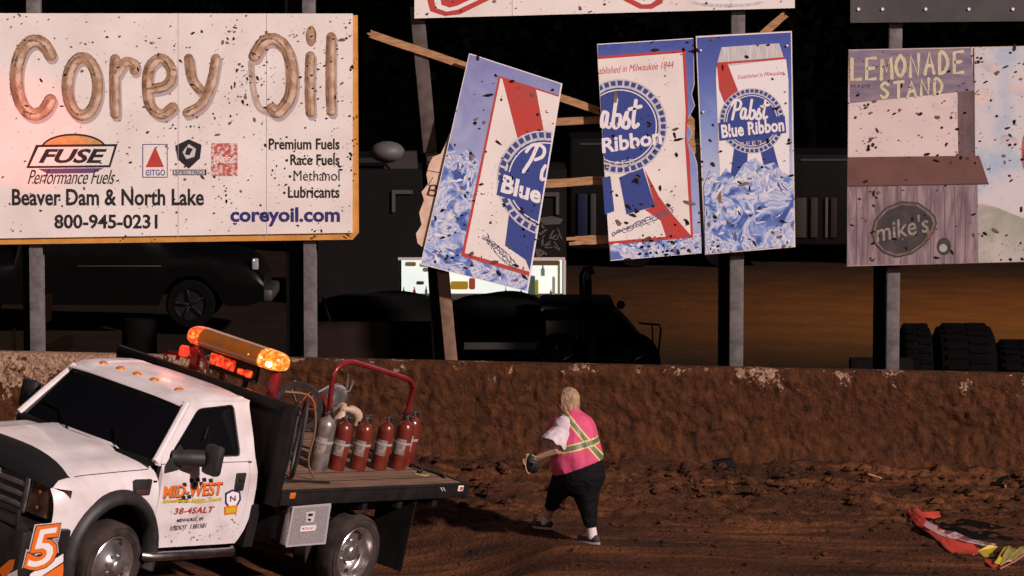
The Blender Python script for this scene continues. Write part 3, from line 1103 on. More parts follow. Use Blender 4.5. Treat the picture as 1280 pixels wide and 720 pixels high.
P.stroke([tq(.76, .36), tq(.80, .325), tq(.875, .312), tq(.93, .325), tq(.925, .36), tq(.86, .385)], 4.2, white_ink, 10, 4)
P.stroke([tq(.965, .40), tq(.945, .43), tq(.95, .465), tq(.972, .462)], 4.2, white_ink, 10, 4)
P.poly([tq(.555, .475), tq(.975, .475), tq(.98, .60), tq(.555, .595)], blue_ink, 9)
P.text('Blue', None, white_ink, 10, 0.035, 0, 1.0, (tq(.585, .493), tq(.975, .498), tq(.585, .578), tq(.975, .582)))
flourish(P, lambda x, y: tq(x / 130, y / 290), 68, 232, 112, 262, 6, 12, 6)
P.build('printed_face', e)
splat(tmap, in_poly([TLp, TRp, BRp, BLp]), (525, 66, 704, 366), 330, mud_black, e, 10, 0.35, 2.3, lambda x, y: 0.10 + 0.9 * max(0, (y - 130) / 230))

# torn remnant behind the tilted panel
e = thing('sign_remnant', 'jagged torn pale sheet left behind the tilted beer can panel', 'sign', at(540, 305, BP + 0.1))
oc = [(541, 196), (551, 192), (556, 182), (562, 166), (575, 166), (575, 320), (528, 309), (522, 304), (520, 292), (527, 281), (524, 266), (530, 250), (527, 240), (535, 230), (533, 218), (536, 206)]
mb = MB()
mb.prism([tmap(x, y, -0.034) for x, y in oc], (0, 0.012, 0))
mb.build('panel', mat('torn_tan_vinyl', (0.55, 0.36, 0.25), 0.6, c2=(0.68, 0.49, 0.37), scale=9), e, smooth=False)
P = Print(lambda x, y, h: tmap(x, y, h - 0.034))
br = mat('brown_ink', (0.06, 0.02, 0.018), 0.5)
P.text('B', None, br, 2, 0.0, 0, 1, ((537, 231), (549, 230), (533, 244), (546, 247)))
P.stroke([(534, 213), (551, 216)], 0.9, br, 1); P.stroke([(535, 232), (541, 222)], 0.9, br, 1)
P.poly([(534, 196), (541, 194), (538, 202), (535, 202)], br, 1)
P.build('printed_face', e)

# broken framing planks
def plank(p0, p1, w, label, Y=BP + 0.16, th=0.045, m=raw_wood, split=False):
    a, b2 = at(*p0, Y), at(*p1, Y)
    mb = MB()
    rp = random.Random(int(p0[0] * 7 + p0[1]))
    dv = (b2 - a).normalized()
    nv = Vector((-dv.z, 0, dv.x))
    L_ = (b2 - a).length
    ol = []
    for k in range(9):
        ol.append(a + dv * (rp.uniform(-0.035, 0.03) if 0 < k < 8 else 0) + nv * w * (0.5 - k / 8))
    for k in range(1, 8):
        ol.append(a + dv * (L_ * k / 8) - nv * w * (0.5 + rp.uniform(-0.05, 0.04)))
    for k in range(9):
        ol.append(b2 + dv * (rp.uniform(-0.03, 0.03) if 0 < k < 8 else 0) - nv * w * (0.5 - k / 8))
    for k in range(7, 0, -1):
        ol.append(a + dv * (L_ * k / 8) + nv * w * (0.5 + rp.uniform(-0.05, 0.04)))
    mb.prism(ol, (0, th, 0))
    if split:
        d = (b2 - a).normalized()
        mb.beam(a - d * 0.10 + Vector((0, 0, w * 0.28)), a + d * 0.02 + Vector((0, 0, w * 0.25)), th * 0.8, w * 0.35, (0, 1, 0))
        mb.beam(a - d * 0.07 - Vector((0, 0, w * 0.32)), a + d * 0.02 - Vector((0, 0, w * 0.3)), th * 0.8, w * 0.3, (0, 1, 0))
    o = mb.build('wood_plank', m, origin=(a + b2) / 2)
    return tag(o, label, 'plank', 'broken framing planks of the beer sign')
plank((462, 42), (750, 139), 0.085, 'long raw pine plank slanting down behind the top of the tilted panel')
plank((640, 154), (752, 150), 0.085, 'short level pine plank between the two beer panels, just under the slanting one', Y=BP + 0.22)
plank((650, 231.5), (762, 225), 0.095, 'pine plank at middle height in the gap between two beer panels')
plank((719, 301), (800, 297), 0.10, 'split ended pine plank lowest in the gap between two beer panels', split=True)
plank((920, 72), (983, 17), 0.085, 'short pine plank sticking up above the panel with the whole can')

# ------------------------------------------------------------------ lemonade stand billboard
LY = 40.5
e = thing('billboard', 'mud spattered billboard picturing a wooden lemonade stand', 'billboard', at(1190, 331, LY))
flat_panel([(1060.5, 62), (1340, 56), (1340, 326), (1058.5, 333)], LY, 0.04, panel_edge, e)
P = Print(sign_map(LY))
pale_wall = mat('printed_cream', (0.66, 0.55, 0.52), 0.45, c2=(0.60, 0.49, 0.46), scale=2)
cloud = mat('printed_cloudy_blue', (0.26, 0.34, 0.48), 0.45, c2=(0.66, 0.52, 0.47), scale=3.0, lo=0.30, hi=0.55)
hill = mat('printed_hill', (0.30, 0.31, 0.24), 0.45, c2=(0.46, 0.42, 0.38), scale=3, dist=0.6)
plk = mat('printed_planks', (0.135, 0.085, 0.10), 0.5, c2=(0.30, 0.22, 0.23), scale=5, stretch=(3.0, 1, 0.45), dist=0.4)
roofm = mat('printed_brown_roof', (0.155, 0.068, 0.052), 0.5, c2=(0.115, 0.05, 0.04), scale=3)
signm = mat('printed_purple_board', (0.155, 0.125, 0.185), 0.5, c2=(0.26, 0.20, 0.235), scale=5, stretch=(0.6, 1, 3.0))
lemon_ink = mat('printed_cream_paint', (0.62, 0.55, 0.36), 0.5, c2=(0.50, 0.44, 0.28), scale=20)
dark_badge = mat('printed_dark_badge', (0.030, 0.025, 0.026), 0.5, c2=(0.055, 0.045, 0.045), scale=8)
rim_ink = mat('printed_badge_rim', (0.20, 0.14, 0.095), 0.5, c2=(0.10, 0.07, 0.06), scale=11)
postm = mat('printed_post', (0.10, 0.06, 0.062), 0.5, c2=(0.16, 0.10, 0.10), scale=6, stretch=(3, 1, .5))
P.poly([(1061, 62.5), (1340, 56.5), (1340, 325.5), (1059, 332.5)], pale_wall, 0)
P.poly([(1219, 59.5), (1340, 57), (1340, 290), (1219, 250)], mat('printed_sky', (0.58, 0.54, 0.54), 0.45, c2=(0.38, 0.46, 0.56), scale=2.2, lo=0.45, hi=0.62), 1)
for x, y, rx, ry in ((1240, 84, 14, 7), (1228, 120, 9, 10), (1262, 175, 12, 6), (1270, 112, 12, 6)):
    P.ell(x, y, rx, ry, cloud, 2, 24, rot=20)
P.ell(1185, 128, 20, 7, cloud, 2, 24, rot=-12)
P.poly([(1222, 254), (1245, 259), (1290, 277), (1340, 290), (1340, 325.8), (1222, 328.5)], hill, 2)
P.poly([(1059, 233), (1222, 231), (1223, 328.6), (1059, 332)], plk, 2)
for x in (1070, 1084, 1105, 1126, 1146, 1163, 1180, 1193, 1206):
    P.stroke([(x, 233), (x + 1, 280), (x, 330)], 1.1, postm, 3, 2, False)
P.poly([(1197, 115), (1217.5, 112), (1217, 197), (1198, 197)], postm, 2)
P.stroke([(1217, 60), (1218, 196)], 1.6, dark_badge, 3, 1, False)
P.poly([(1059.5, 196.5), (1224, 194.5), (1236, 230), (1059, 233.5)], roofm, 4)
P.stroke([(1059, 232.8), (1236, 229.8)], 1.4, dark_badge, 5, 1, False)
P.poly([(1061, 63), (1214, 60), (1217.5, 113), (1062.5, 129)], signm, 3)
GL = {'L': [[(0, 1), (0, 0), (.75, 0)]], 'E': [[(.75, 1), (0, 1), (0, 0), (.75, 0)], [(0, .52), (.6, .52)]], 'M': [[(0, 0), (.08, 1), (.45, .35), (.85, 1), (.95, 0)]],
      'O': [[(.4, 1), (.05, .7), (.05, .3), (.4, 0), (.75, .3), (.75, .7), (.4, 1)]], 'N': [[(0, 0), (.02, 1), (.7, 0), (.72, 1)]],
      'A': [[(0, 0), (.38, 1), (.78, 0)], [(.15, .38), (.62, .38)]], 'D': [[(0, 0), (.02, 1), (.45, .9), (.72, .5), (.45, .08), (0, 0)]],
      'S': [[(.7, .85), (.35, 1), (.05, .75), (.4, .5), (.68, .25), (.35, 0), (.02, .15)]], 'T': [[(0, 1), (.85, 1)], [(.42, 1), (.40, 0)]]}
def painted(word, x, y, w, h, slope, wt):
    n = len(word)
    for i, ch in enumerate(word):
        for st in GL[ch]:
            jit = (i * 37 % 5 - 2) * 0.5
            P.stroke([(x + (i + a * 0.78) * w / n, y + slope * (i + a) / n - b * h + jit) for a, b in st], wt, lemon_ink, 6, 3 if ch in 'OSD' else 0)
painted('LEMONADE', 1065, 101, 146, 26, -12, 4.4)
painted('STAND', 1101, 124, 84, 19, -8, 3.8)
P.text('MADE', None, dark_badge, 6, 0, 0, 1.2, ((1064, 106), (1088, 105), (1064, 110), (1088, 109)))
lem = [(1089, 291), (1093, 275), (1106, 260), (1126, 251.5), (1148, 253), (1161, 262), (1169, 270), (1171.5, 279), (1167, 291), (1156, 306), (1140, 318), (1120, 322.5), (1103, 316), (1093, 305)]
P.poly(lem, dark_badge, 5)
P.poly([(1130 + (x - 1130) * .95, 287 + (y - 287) * .94) for x, y in lem], rim_ink, 6)
P.poly([(1130 + (x - 1130) * .88, 287 + (y - 287) * .86) for x, y in lem], dark_badge, 7)
P.text("mike's", None, mat('printed_chalk', (0.30, 0.265, 0.225), 0.5, c2=(0.18, 0.15, 0.13), scale=25), 8, 0.008, 0, 1.0, ((1095, 279), (1160, 266), (1096, 303), (1161, 290)))
P.ell(1180, 308, 9, 11, dark_badge, 4); P.ell(1179, 310, 5, 5, hill, 5)
P.ell(1281, 190, 4, 22, mat('printed_red_shirt', (0.42, 0.12, 0.09), 0.5), 3)
P.build('printed_face', e)
splat(sign_map(LY), in_poly([(1061, 62), (1300, 57), (1300, 326), (1059, 332)]), (1059, 57, 1300, 332), 620, mud_black, e, 12, 0.35, 1.9, lambda x, y: 0.35 + 0.65 * ((x > 1215) or (130 < y < 200)))

# ------------------------------------------------------------------ safety truck
white_paint = mat('white_truck_paint', (0.70, 0.655, 0.655), 0.4, c2=(0.50, 0.43, 0.41), scale=3.0, detail=9, lo=0.44, hi=0.82, coat=0.35)
trim_black = mat('black_plastic_trim', (0.014, 0.013, 0.014), 0.55, c2=(0.026, 0.023, 0.023), scale=12)
frame_black = mat('black_frame_paint', (0.006, 0.005, 0.0055), 0.7, c2=(0.014, 0.011, 0.0095), scale=7, spec=0.25)
dark_glass = mat('dark_window_glass', (0.004, 0.004, 0.005), 0.08, spec=0.6)
rubber = mat('dusty_tyre_rubber', (0.020, 0.015, 0.013), 0.95, spec=0.15, c2=(0.055, 0.040, 0.034), scale=5)
chrome = mat('chrome', (0.75, 0.72, 0.71), 0.24, 0.92, c2=(0.45, 0.40, 0.38), scale=8)
brushed = mat('brushed_steel', (0.42, 0.40, 0.40), 0.32, 1.0, c2=(0.26, 0.23, 0.22), scale=9)
diamond = mat('diamond_plate', (0.42, 0.39, 0.39), 0.5, 0.35, c2=(0.30, 0.27, 0.27), scale=60, lo=0.45, hi=0.55, bump=0.004, bscale=70)
deck_wood = mat('worn_deck_planks', (0.085, 0.048, 0.030), 0.85, c2=(0.24, 0.145, 0.09), scale=4, stretch=(0.5, 9, 1), lo=0.35, hi=0.72, bump=0.004)
red_tank = mat('red_tank_paint', (0.17, 0.024, 0.012), 0.32, c2=(0.09, 0.012, 0.007), scale=7, coat=0.4)
red_tube = mat('red_tube_paint', (0.20, 0.010, 0.012), 0.35, c2=(0.13, 0.008, 0.010), scale=6, coat=0.3)
amber_glass = mat('amber_marker_lens', (0.55, 0.16, 0.02), 0.2, coat=0.6)
lamp_orange = mat('lit_amber_lamp', (0.8, 0.3, 0.05), 0.3, emit=(1.0, 0.26, 0.03), estr=1.7)
lamp_hot = mat('lit_amber_filament', (1, 0.6, 0.2), 0.3, emit=(1.0, 0.55, 0.14), estr=14.0)
lamp_red = mat('lit_red_lamp', (0.6, 0.05, 0.02), 0.3, emit=(1.0, 0.035, 0.015), estr=1.3)
lens_amber = mat('amber_dome', (0.26, 0.080, 0.012), 0.22, c2=(0.16, 0.075, 0.025), scale=9, emit=(1.0, 0.22, 0.02), estr=0.06, coat=0.6)
def lens_mat(name, stops, strength, scale):
    m = mat(name, (0.35, 0.08, 0.02), 0.2, coat=0.6)
    nt = m.node_tree
    p = nt.nodes['Principled BSDF']
    tc = nt.nodes.new('ShaderNodeTexCoord')
    n = nt.nodes.new('ShaderNodeTexNoise')
    n.inputs['Scale'].default_value = scale
    n.inputs['Detail'].default_value = 3
    nt.links.new(tc.outputs['Object'], n.inputs['Vector'])
    r = nt.nodes.new('ShaderNodeValToRGB')
    e_ = r.color_ramp.elements
    while len(e_) < len(stops):
        e_.new(0.5)
    for q, (pos, c) in zip(e_, stops):
        q.position = pos
        q.color = (*c, 1)
    nt.links.new(n.outputs['Fac'], r.inputs['Fac'])
    nt.links.new(r.outputs[0], p.inputs['Emission Color'])
    p.inputs['Emission Strength'].default_value = strength
    return m
lens_red = lens_mat('lit_red_amber_dome', [(0.32, (0.35, 0.02, 0.008)), (0.5, (0.9, 0.06, 0.012)), (0.66, (1.0, 0.30, 0.04))], 0.9, 26)
lens_lit = lens_mat('lit_amber_dome', [(0.32, (0.55, 0.04, 0.006)), (0.48, (1.0, 0.17, 0.015)), (0.60, (1.0, 0.45, 0.06)), (0.68, (1.0, 0.8, 0.35))], 1.2, 24)
orange_ink = mat('orange_ink', (0.75, 0.155, 0.018), 0.4)
yel_ink = mat('yellow_ink', (0.55, 0.42, 0.02), 0.4)
brown_red_ink = mat('dull_red_ink', (0.34, 0.045, 0.030), 0.4)
headlight_glass = mat('headlight_glass', (0.16, 0.085, 0.06), 0.06, 0.5, c2=(0.03, 0.018, 0.016), scale=9, coat=1.0)

truck = bpy.data.objects.new('flatbed_truck', None)
COL.objects.link(truck)
truck.matrix_world = TM
tag(truck, 'white flatbed safety truck with amber light bar and orange lettering on its door', 'truck')

def hc(x):                      # bonnet height along the centre line
    return float(np.interp(x, [-0.42, 0.2, 0.6, 0.85, 0.93], [1.43, 1.405, 1.385, 1.345, 1.29]))
ACX, ACZ, AR = 0.10, 0.50, 0.53
def arch(x):
    d = AR * AR - (x - ACX) ** 2
    z0 = 0.58 if x < ACX else 0.70
    return max(z0, ACZ + math.sqrt(d)) if d > 0 else z0

def body_section(x):
    h = hc(x)
    nose = max(0.0, x - 0.66)
    pull = nose * nose * 0.9
    top = [(0, h), (0.18, h), (0.36, h - 0.003), (0.44, h - 0.020), (0.50, h - 0.042), (0.62, h - 0.055), (0.74, h - 0.075), (0.83, h - 0.105), (0.905, h - 0.155), (0.955, h - 0.215), (0.985, h - 0.29), (0.998, h - 0.36)]
    b = arch(x)
    side = [(1.0, h - 0.36 + (b - h + 0.36) * t) for t in (0.2, 0.45, 0.7, 1.0)]
    return [Vector((x, y * (1 - pull), z)) for y, z in top + side]

xs = sorted(set([0.93, 0.90, 0.86, 0.8, 0.74, 0.68, 0.64] + [round(ACX + AR * math.cos(R(a)), 4) for a in range(0, 181, 9)] + [-0.43, -0.425, -0.40]), reverse=True)
mb = MB()
rows = []
for x in xs:
    s = body_section(x)
    rows.append([Vector((p.x, -p.y, p.z)) for p in s[::-1]] + s[1:])
mb.grid(rows)
mb.build('bonnet_and_wings', white_paint, truck, angle=50)
# dark engine bay / wheel well fill
mb = MB()
mb.box((-0.40, -0.62, 0.45), (0.80, 0.62, 1.26))
mb.box((-0.41, -0.96, 0.72), (-0.36, 0.96, 1.22))
mb.box((0.70, -0.86, 0.60), (0.86, 0.86, 1.05))
mb.build('engine_bay', frame_black, truck, smooth=False)
# bonnet shut lines
for s in (1, -1):
    pts = []
    for x in np.linspace(-0.36, 0.66, 12):
        q = 0.86 * (1 - max(0.0, x - 0.66) ** 2 * 0.9)
        pts.append((x, s * q, hc(x) - 0.1235))
    MB().tube(pts, 0.0045, 6).build('bonnet_seam', frame_black, truck)
# arch flares
def flare(s):
    mb = MB()
    rows = []
    for a in range(-14, 195, 8):
        t = R(a)
        row = []
        for r, y in ((AR - 0.012, 0.93), (AR - 0.005, 1.055), (AR + 0.03, 1.078), (AR + 0.075, 1.066), (AR + 0.115, 1.022), (AR + 0.125, 0.985)):
            row.append(Vector((ACX + r * math.cos(t), s * y, ACZ + r * math.sin(t))))
        rows.append(row)
    mb.grid(rows)
    mb.build('wheel_arch_flare', trim_black, truck, angle=60)
flare(1); flare(-1)

# cab: lower body, door skins, pillars, roof
def side_y(z):
    return float(np.interp(z, [0.55, 0.75, 1.10, 1.28, 1.40, 1.95], [0.985, 1.0, 1.0, 0.985, 0.94, 0.745]))
def rear_x(z):
    return float(np.interp(z, [0.56, 0.62, 0.72, 0.9, 1.2, 1.45, 1.95], [-1.74, -1.79, -1.84, -1.885, -1.875, -1.845, -1.80]))
ZL = [0.56, 0.60, 0.70, 0.82, 0.95, 1.10, 1.20, 1.28, 1.34, 1.40]
def skin(s, xf, xr, name, m, inset=0.0, zs=ZL, cols=7):
    mb = MB()
    rows = []
    for z in zs:
        a = xf(z) if callable(xf) else xf
        b = xr(z) if callable(xr) else xr
        row = []
        y0 = side_y(z) - inset
        row.append(Vector((a + 0.004, s * (y0 - 0.04), z)))
        for i in range(cols):
            row.append(Vector((a + (b - a) * i / (cols - 1), s * y0, z)))
        row.append(Vector((b - 0.004, s * (y0 - 0.04), z)))
        rows.append(row)
    rows.insert(0, [Vector((p.x, p.y - s * 0.05, p.z)) for p in rows[0]])
    mb.grid(rows)
    return mb.build(name, m, truck, angle=30)
door_rear = lambda z: rear_x(z) + 0.115
mbx = MB()
doors = {}
for s in (1, -1):
    doors[s] = skin(s, -0.437, lambda z: door_rear(z) + 0.008, 'door', white_paint)
    skin(s, lambda z: door_rear(z) - 0.002, rear_x, 'cab_corner', white_paint, 0.004, cols=3)
    mbx.box((-1.78, s * 0.93 - 0.02, 0.58), (-0.43, s * 0.93 + 0.02, 1.38))
mbx.box((-1.80, -0.9, 0.55), (-0.45, 0.9, 1.22))
mbx.build('cab_floor', frame_black, truck, smooth=False)

def gy_(z):
    return 0.935 + (0.745 - 0.935) * (z - 1.40) / 0.55
def rounded(pts, r, n=4):
    out = []
    m = len(pts)
    for i in range(m):
        p = Vector(pts[i]); a = (Vector(pts[i - 1]) - p); b = (Vector(pts[(i + 1) % m]) - p)
        ra = min(r, a.length * 0.4); rb = min(r, b.length * 0.4)
        p0, p2 = p + a.normalized() * ra, p + b.normalized() * rb
        for k in range(n + 1):
            t = k / n
            out.append(p0 * (1 - t) ** 2 + p * 2 * t * (1 - t) + p2 * t * t)
    return out
def greenhouse(s):
    outer = [(-0.40, 1.36), (-0.90, 1.915), (-1.00, 1.955), (-1.70, 1.975), (-1.79, 1.93), (-1.835, 1.60), (-1.85, 1.36)]
    inner = rounded([Vector((-0.55, 1.425, 0)), Vector((-0.60, 1.475, 0)), Vector((-1.02, 1.865, 0)), Vector((-1.56, 1.900, 0)), Vector((-1.625, 1.425, 0))], 0.06)
    mb = MB()
    f = lambda x, z, off=0.0: Vector((x, s * (gy_(z) - off), z))
    o3 = [f(x, z) for x, z in outer]
    i3 = [f(p.x, p.y) for p in inner]
    mb.prism(o3, (0, -s * 0.05, 0), holes=[i3])
    mb.build('cab_side_frame', white_paint, truck, angle=40)
    mb = MB()
    big = [(p.x + (0.02 if p.x > -1.1 else -0.02), p.y + (0.02 if p.y > 1.65 else -0.02)) for p in inner]
    mb.prism([f(x, z, 0.022) for x, z in big], (0, -s * 0.006, 0))
    d = doors[s]
    mb.build('window', dark_glass, d, smooth=False)
    mb = MB()
    n = len(inner)
    for i in range(n):
        pass
    ring = [f(p.x, p.y, 0.012) for p in inner] + [f(inner[0].x, inner[0].y, 0.012)]
    mb.tube(ring, 0.013, 6)
    mb.build('window_seal', trim_black, d)
greenhouse(1); greenhouse(-1)
# roof
mb = MB()
rows = []
RX = [(-0.79, 1.905), (-0.80, 1.93), (-0.84, 1.955), (-0.95, 1.985), (-1.15, 2.005), (-1.40, 2.012), (-1.62, 2.008), (-1.76, 1.985), (-1.815, 1.94), (-1.82, 1.90)]
for x, zc in RX:
    row = []
    for y in (-0.755, -0.75, -0.70, -0.62, -0.52, -0.50, -0.30, 0, 0.30, 0.50, 0.52, 0.62, 0.70, 0.75, 0.755):
        e_ = abs(y) / 0.755
        z = zc - 0.045 * e_ ** 3.2 - (0.03 if e_ > 0.998 else 0.0)
        if 0.51 < abs(y) < 0.75 and -1.75 < x < -0.9:
            z += 0.012
        row.append(Vector((x + 0.05 * (e_ ** 2) * (-1 if x > -0.9 else 0), y, z)))
    rows.append(row)
mb.grid(rows)
mb.build('roof', white_paint, truck, angle=30)
# sun visor lip over the windscreen
mb = MB()
rows = []
for y in np.linspace(-0.73, 0.73, 13):
    b = 0.06 * (y / 0.73) ** 2
    rows.append([Vector((-0.86 - b, y, 1.955 - 0.03 * abs(y / .73) ** 3)), Vector((-0.74 - b, y, 1.925 - 0.03 * abs(y / .73) ** 3)), Vector((-0.735 - b, y, 1.912 - 0.03 * abs(y / .73) ** 3)), Vector((-0.80 - b, y, 1.900 - 0.03 * abs(y / .73) ** 3))])
mb.grid(rows)
mb.build('visor_lip', white_paint, truck, angle=50)
# windscreen, bulging forward
mb = MB()
rows = []
for t in np.linspace(0, 1, 7):
    row = []
    for y in np.linspace(-1, 1, 13):
        hw = 0.875 + (0.70 - 0.875) * t
        x = -0.40 - 0.47 * t + 0.09 * (1 - y * y) * (1 - 0.4 * t)
        row.append(Vector((x, y * hw, 1.375 + 0.545 * t)))
    rows.append(row)
mb.grid(rows)
mb.build('windscreen', dark_glass, truck)
for s in (1, -1):
    MB().tube([(-0.395, s * 0.895, 1.385), (-0.62, s * 0.825, 1.63), (-0.88, s * 0.735, 1.905)], 0.036, 8).build('windscreen_pillar', white_paint, truck)
mb = MB()
rows = []
for y in np.linspace(-0.9, 0.9, 15):
    k = (y / 0.9) ** 2
    rows.append([Vector((-0.415 - 0.01 * k + 0.10 * (1 - k), y, 1.40)), Vector((-0.33 - 0.05 * k + 0.06 * (1 - k), y, 1.428 - 0.06 * k)), Vector((-0.30 - 0.06 * k + 0.07 * (1 - k), y, 1.400 - 0.06 * k))])
mb.grid(rows)
mb.build('cowl', mat('matte_cowl', (0.005, 0.0045, 0.0045), 0.8, spec=0.15), truck)
wiper_m = mat('matte_wiper', (0.0025, 0.0022, 0.0022), 0.9, spec=0.05)
for s in (0.55, -0.15):
    mb = MB()
    mb.tube([(-0.30 + 0.02, s, 1.425), (-0.46, s - 0.30, 1.53), (-0.50, s - 0.55, 1.55)], 0.010, 6)
    mb.build('wiper', wiper_m, truck)
mb = MB()
mb.box((-1.83, -0.74, 1.36), (-1.80, 0.74, 1.94), bev=0.01)
mb.build('cab_rear_wall', white_paint, truck)
for y in (-0.50, -0.27, -0.05, 0.17, 0.50):
    mb = MB()
    mb.sphere((-1.02, y, 1.985 - 0.04 * abs(y / .755) ** 3.2), 0.045, 0, 12, 8, (1.3, 1.0, 0.75))
    mb.build('cab_light', amber_glass, truck)
# front: black leather mask, grille, headlights, bumper
mb = MB()
rows = []
for y in np.linspace(-0.86, 0.86, 15):
    k = abs(y / 0.86)
    ed = 0.62 + 0.09 * k ** 2
    zz = lambda x: hc(x) - 0.012 - 0.13 * k ** 3 + 0.022
    rows.append([Vector((ed, y, zz(ed) - 0.004)), Vector((0.74, y, zz(0.74) + 0.010)), Vector((0.86, y, zz(0.86) + 0.012)), Vector((0.945 - 0.02 * k, y, zz(0.93) - 0.01)), Vector((0.965 - 0.02 * k, y, 1.20 - 0.05 * k))])
mb.grid(rows)
mb.build('bonnet_mask', mat('black_leather_mask', (0.007, 0.006, 0.007), 0.75, spec=0.3), truck)
mb = MB()
mb.box((0.86, -0.58, 0.84), (0.93, 0.58, 1.17), bev=0.02)
g = mb.build('grille', trim_black, truck)
mb = MB()
for z in (0.90, 1.0, 1.1):
    mb.box((0.925, -0.56, z - 0.025), (0.95, 0.56, z + 0.025), bev=0.012)
for y in (-0.57, -0.19, 0.19, 0.57):
    mb.box((0.93, y - 0.03, 0.84), (0.955, y + 0.03, 1.17), bev=0.012)
mb.build('grille_bars', chrome, g)
for s in (1, -1):
    mb = MB()
    rows = []
    for i in range(7):
        y = 0.60 + 0.37 * i / 6
        x = 0.925 - 0.15 * max(0, (i - 3.2) / 2.8) ** 2
        rows.append([Vector((x, s * y, z)) for z in (0.86, 0.90, 1.05, 1.13, 1.155)])
    mb.grid(rows)
    hl = mb.build('headlight', headlight_glass, truck)
    for z in (0.93, 1.08):
        MB().sphere((0.905, s * 0.72, z), 0.055, 0, 12, 8, (0.4, 1.2, 0.9)).build('reflector', amber_glass, hl)
bump_m = mat('black_bumper_paint', (0.010, 0.009, 0.010), 0.35, c2=(0.022, 0.018, 0.018), scale=5)
mb = MB()
mb.box((0.72, -1.02, 0.34), (1.36, 1.02, 0.80), bev=0.03)
mb.tube([(1.33, -0.9, 0.80), (1.36, -0.9, 0.95), (1.36, 0.9, 0.95), (1.33, 0.9, 0.80)], 0.03, 8)
pb = mb.build('push_bumper', bump_m, truck)
P = Print(lambda u, v, h: (lambda q: Vector((q.x, 1.02 + h, q.z)))(tloc(u, v, 1, 1.02)))
for lay, bo, mm_ in ((1, 0.115, grey_ink), (2, 0.095, trim_black), (3, 0.078, orange_ink), (4, 0.004, white_ink)):
    g_ = (bo - 0.03) * 60
    P.text('5', None, mm_, lay, bo, 0.0, 1, ((45 - g_, 661 - g_), (75 + g_, 657 - g_), (31 - g_, 711 + g_), (64 + g_, 708 + g_)))
P.poly([(38, 717), (79, 692), (79, 702), (52, 720), (36, 722)], white_ink, 1)
P.poly([(52, 721), (79, 704), (79, 722), (52, 724)], orange_ink, 1)
P.build('race_number', pb)
P = Print(lambda u, v, h: (lambda q: Vector((1.362 + h, q.y, q.z)))(tloc(u, v, 0, 1.362)))
P.poly([(-2, 712), (12, 700), (19, 699), (16, 712), (4, 724)], orange_ink, 1)
P.poly([(10, 718), (22, 712), (22, 724), (8, 724)], white_ink, 1)
P.build('race_decal', pb)
mb = MB()
mb.box((0.60, -0.5, 0.42), (0.80, 0.5, 0.62))
mb.build('bumper_bracket', frame_black, truck)

# door fittings and lettering
DY = 1.004
D0 = Print(lambda u, v, h: (lambda q: Vector((q.x, side_y(q.z) + 0.0015 + h, q.z)))(tloc(u, v, 1, 1.0)))
P = D0
for i, (x, y) in enumerate(((240, 601), (248, 600), (256, 600), (264, 601), (244, 606), (252, 605), (231, 606), (229, 622), (236, 621), (232, 626), (225, 626))):
    P.poly([(x - 2.4, y - 2.2), (x + 2.4, y - 2.7), (x + 2.8, y + 2.0), (x - 2.0, y + 2.5)], ink, 2)
P.text('MID-WEST', None, ink, 3, 0.03, 0.1, 1, ((205.5, 608.5), (279.5, 603), (203.5, 623.5), (277.5, 619)))
P.text('MID-WEST', None, orange_ink, 4, 0.022, 0.1, 1, ((205, 607.5), (279, 602), (203, 622.5), (277, 618)))
P.stroke([(202, 628), (228, 626), (250, 628), (276, 622)], 1.4, yel_ink, 4, 4)
P.text('Speedways Safety Team', None, yel_ink, 4, 0.02, 0.3, 1, ((203, 623.5), (277, 621), (202, 630), (276, 627.5)))
P.text('38-4SALT', None, brown_red_ink, 3, 0.03, 0.12, 1.12, ((218, 635), (268, 632.5), (217, 643), (266, 640.5)))
P.text('4', None, grey_ink, 3, 0.0, 0.1, 1, ((211, 637), (216, 636.8), (211, 641), (216, 640.8)))
P.text('MILWAUKEE, WI', None, ink, 3, 0.006, 0.12, 1, ((221, 648.5), (254, 646), (220.5, 653.5), (253.5, 651)))
P.text('USDOT  1381581', None, ink, 3, 0.0, 0.12, 1, ((213.5, 657.5), (258, 653.5), (212.5, 663), (257, 659.5)))
P.poly([(281, 616), (290, 611.5), (300, 614), (301, 624), (296, 634), (288, 637), (281, 629)], navy_ink, 2)
P.poly([(283, 618), (290, 614), (298, 616), (298.5, 624), (294, 632), (288, 634.5), (283, 628)], white_ink, 3)
P.text('N', None, ink, 4, 0.02, 0, 1, ((287, 620), (294, 619), (287, 627), (294, 626)))
P.poly([(280, 633), (297, 631), (295, 642), (280, 643.5)], orange_ink, 3)
P.poly([(282, 635), (295, 633), (293.5, 640), (282, 641.5)], yel_ink, 4)
P.build('lettering', doors[1])
splat(lambda u, v, h: (lambda q: Vector((q.x, side_y(q.z) + 0.0015 + h * 0.3, q.z)))(tloc(u, v, 1, 1.0)), in_poly([(190, 600), (296, 590), (304, 660), (290, 674), (188, 680)]), (188, 596, 305, 682), 170, mat('brown_spray', (0.16, 0.085, 0.055), 0.9, c2=(0.30, 0.2, 0.15), scale=20), doors[1], 31, 0.2, 0.9, lambda x, y: max(0.05, ((y - 600) / 80) ** 2))
mb = MB()
mb.box((-1.67, 0.985, 1.10), (-1.53, 1.012, 1.28), bev=0.012)
mb.box((-1.64, 1.005, 1.20), (-1.56, 1.030, 1.25), bev=0.012)
mb.build('handle', trim_black, doors[1])
mb = MB()
mb.box((-0.30, 0.96, 1.085), (-0.06, 0.9995, 1.245), bev=0.015)
v_ = mb.build('wing_vent', trim_black, truck)
mb = MB()
mb.box((-0.27, 0.99, 1.10), (-0.09, 1.004, 1.15), bev=0.006)
mb.build('vent_badge', mat('dark_red_badge', (0.07, 0.025, 0.028), 0.5), v_)
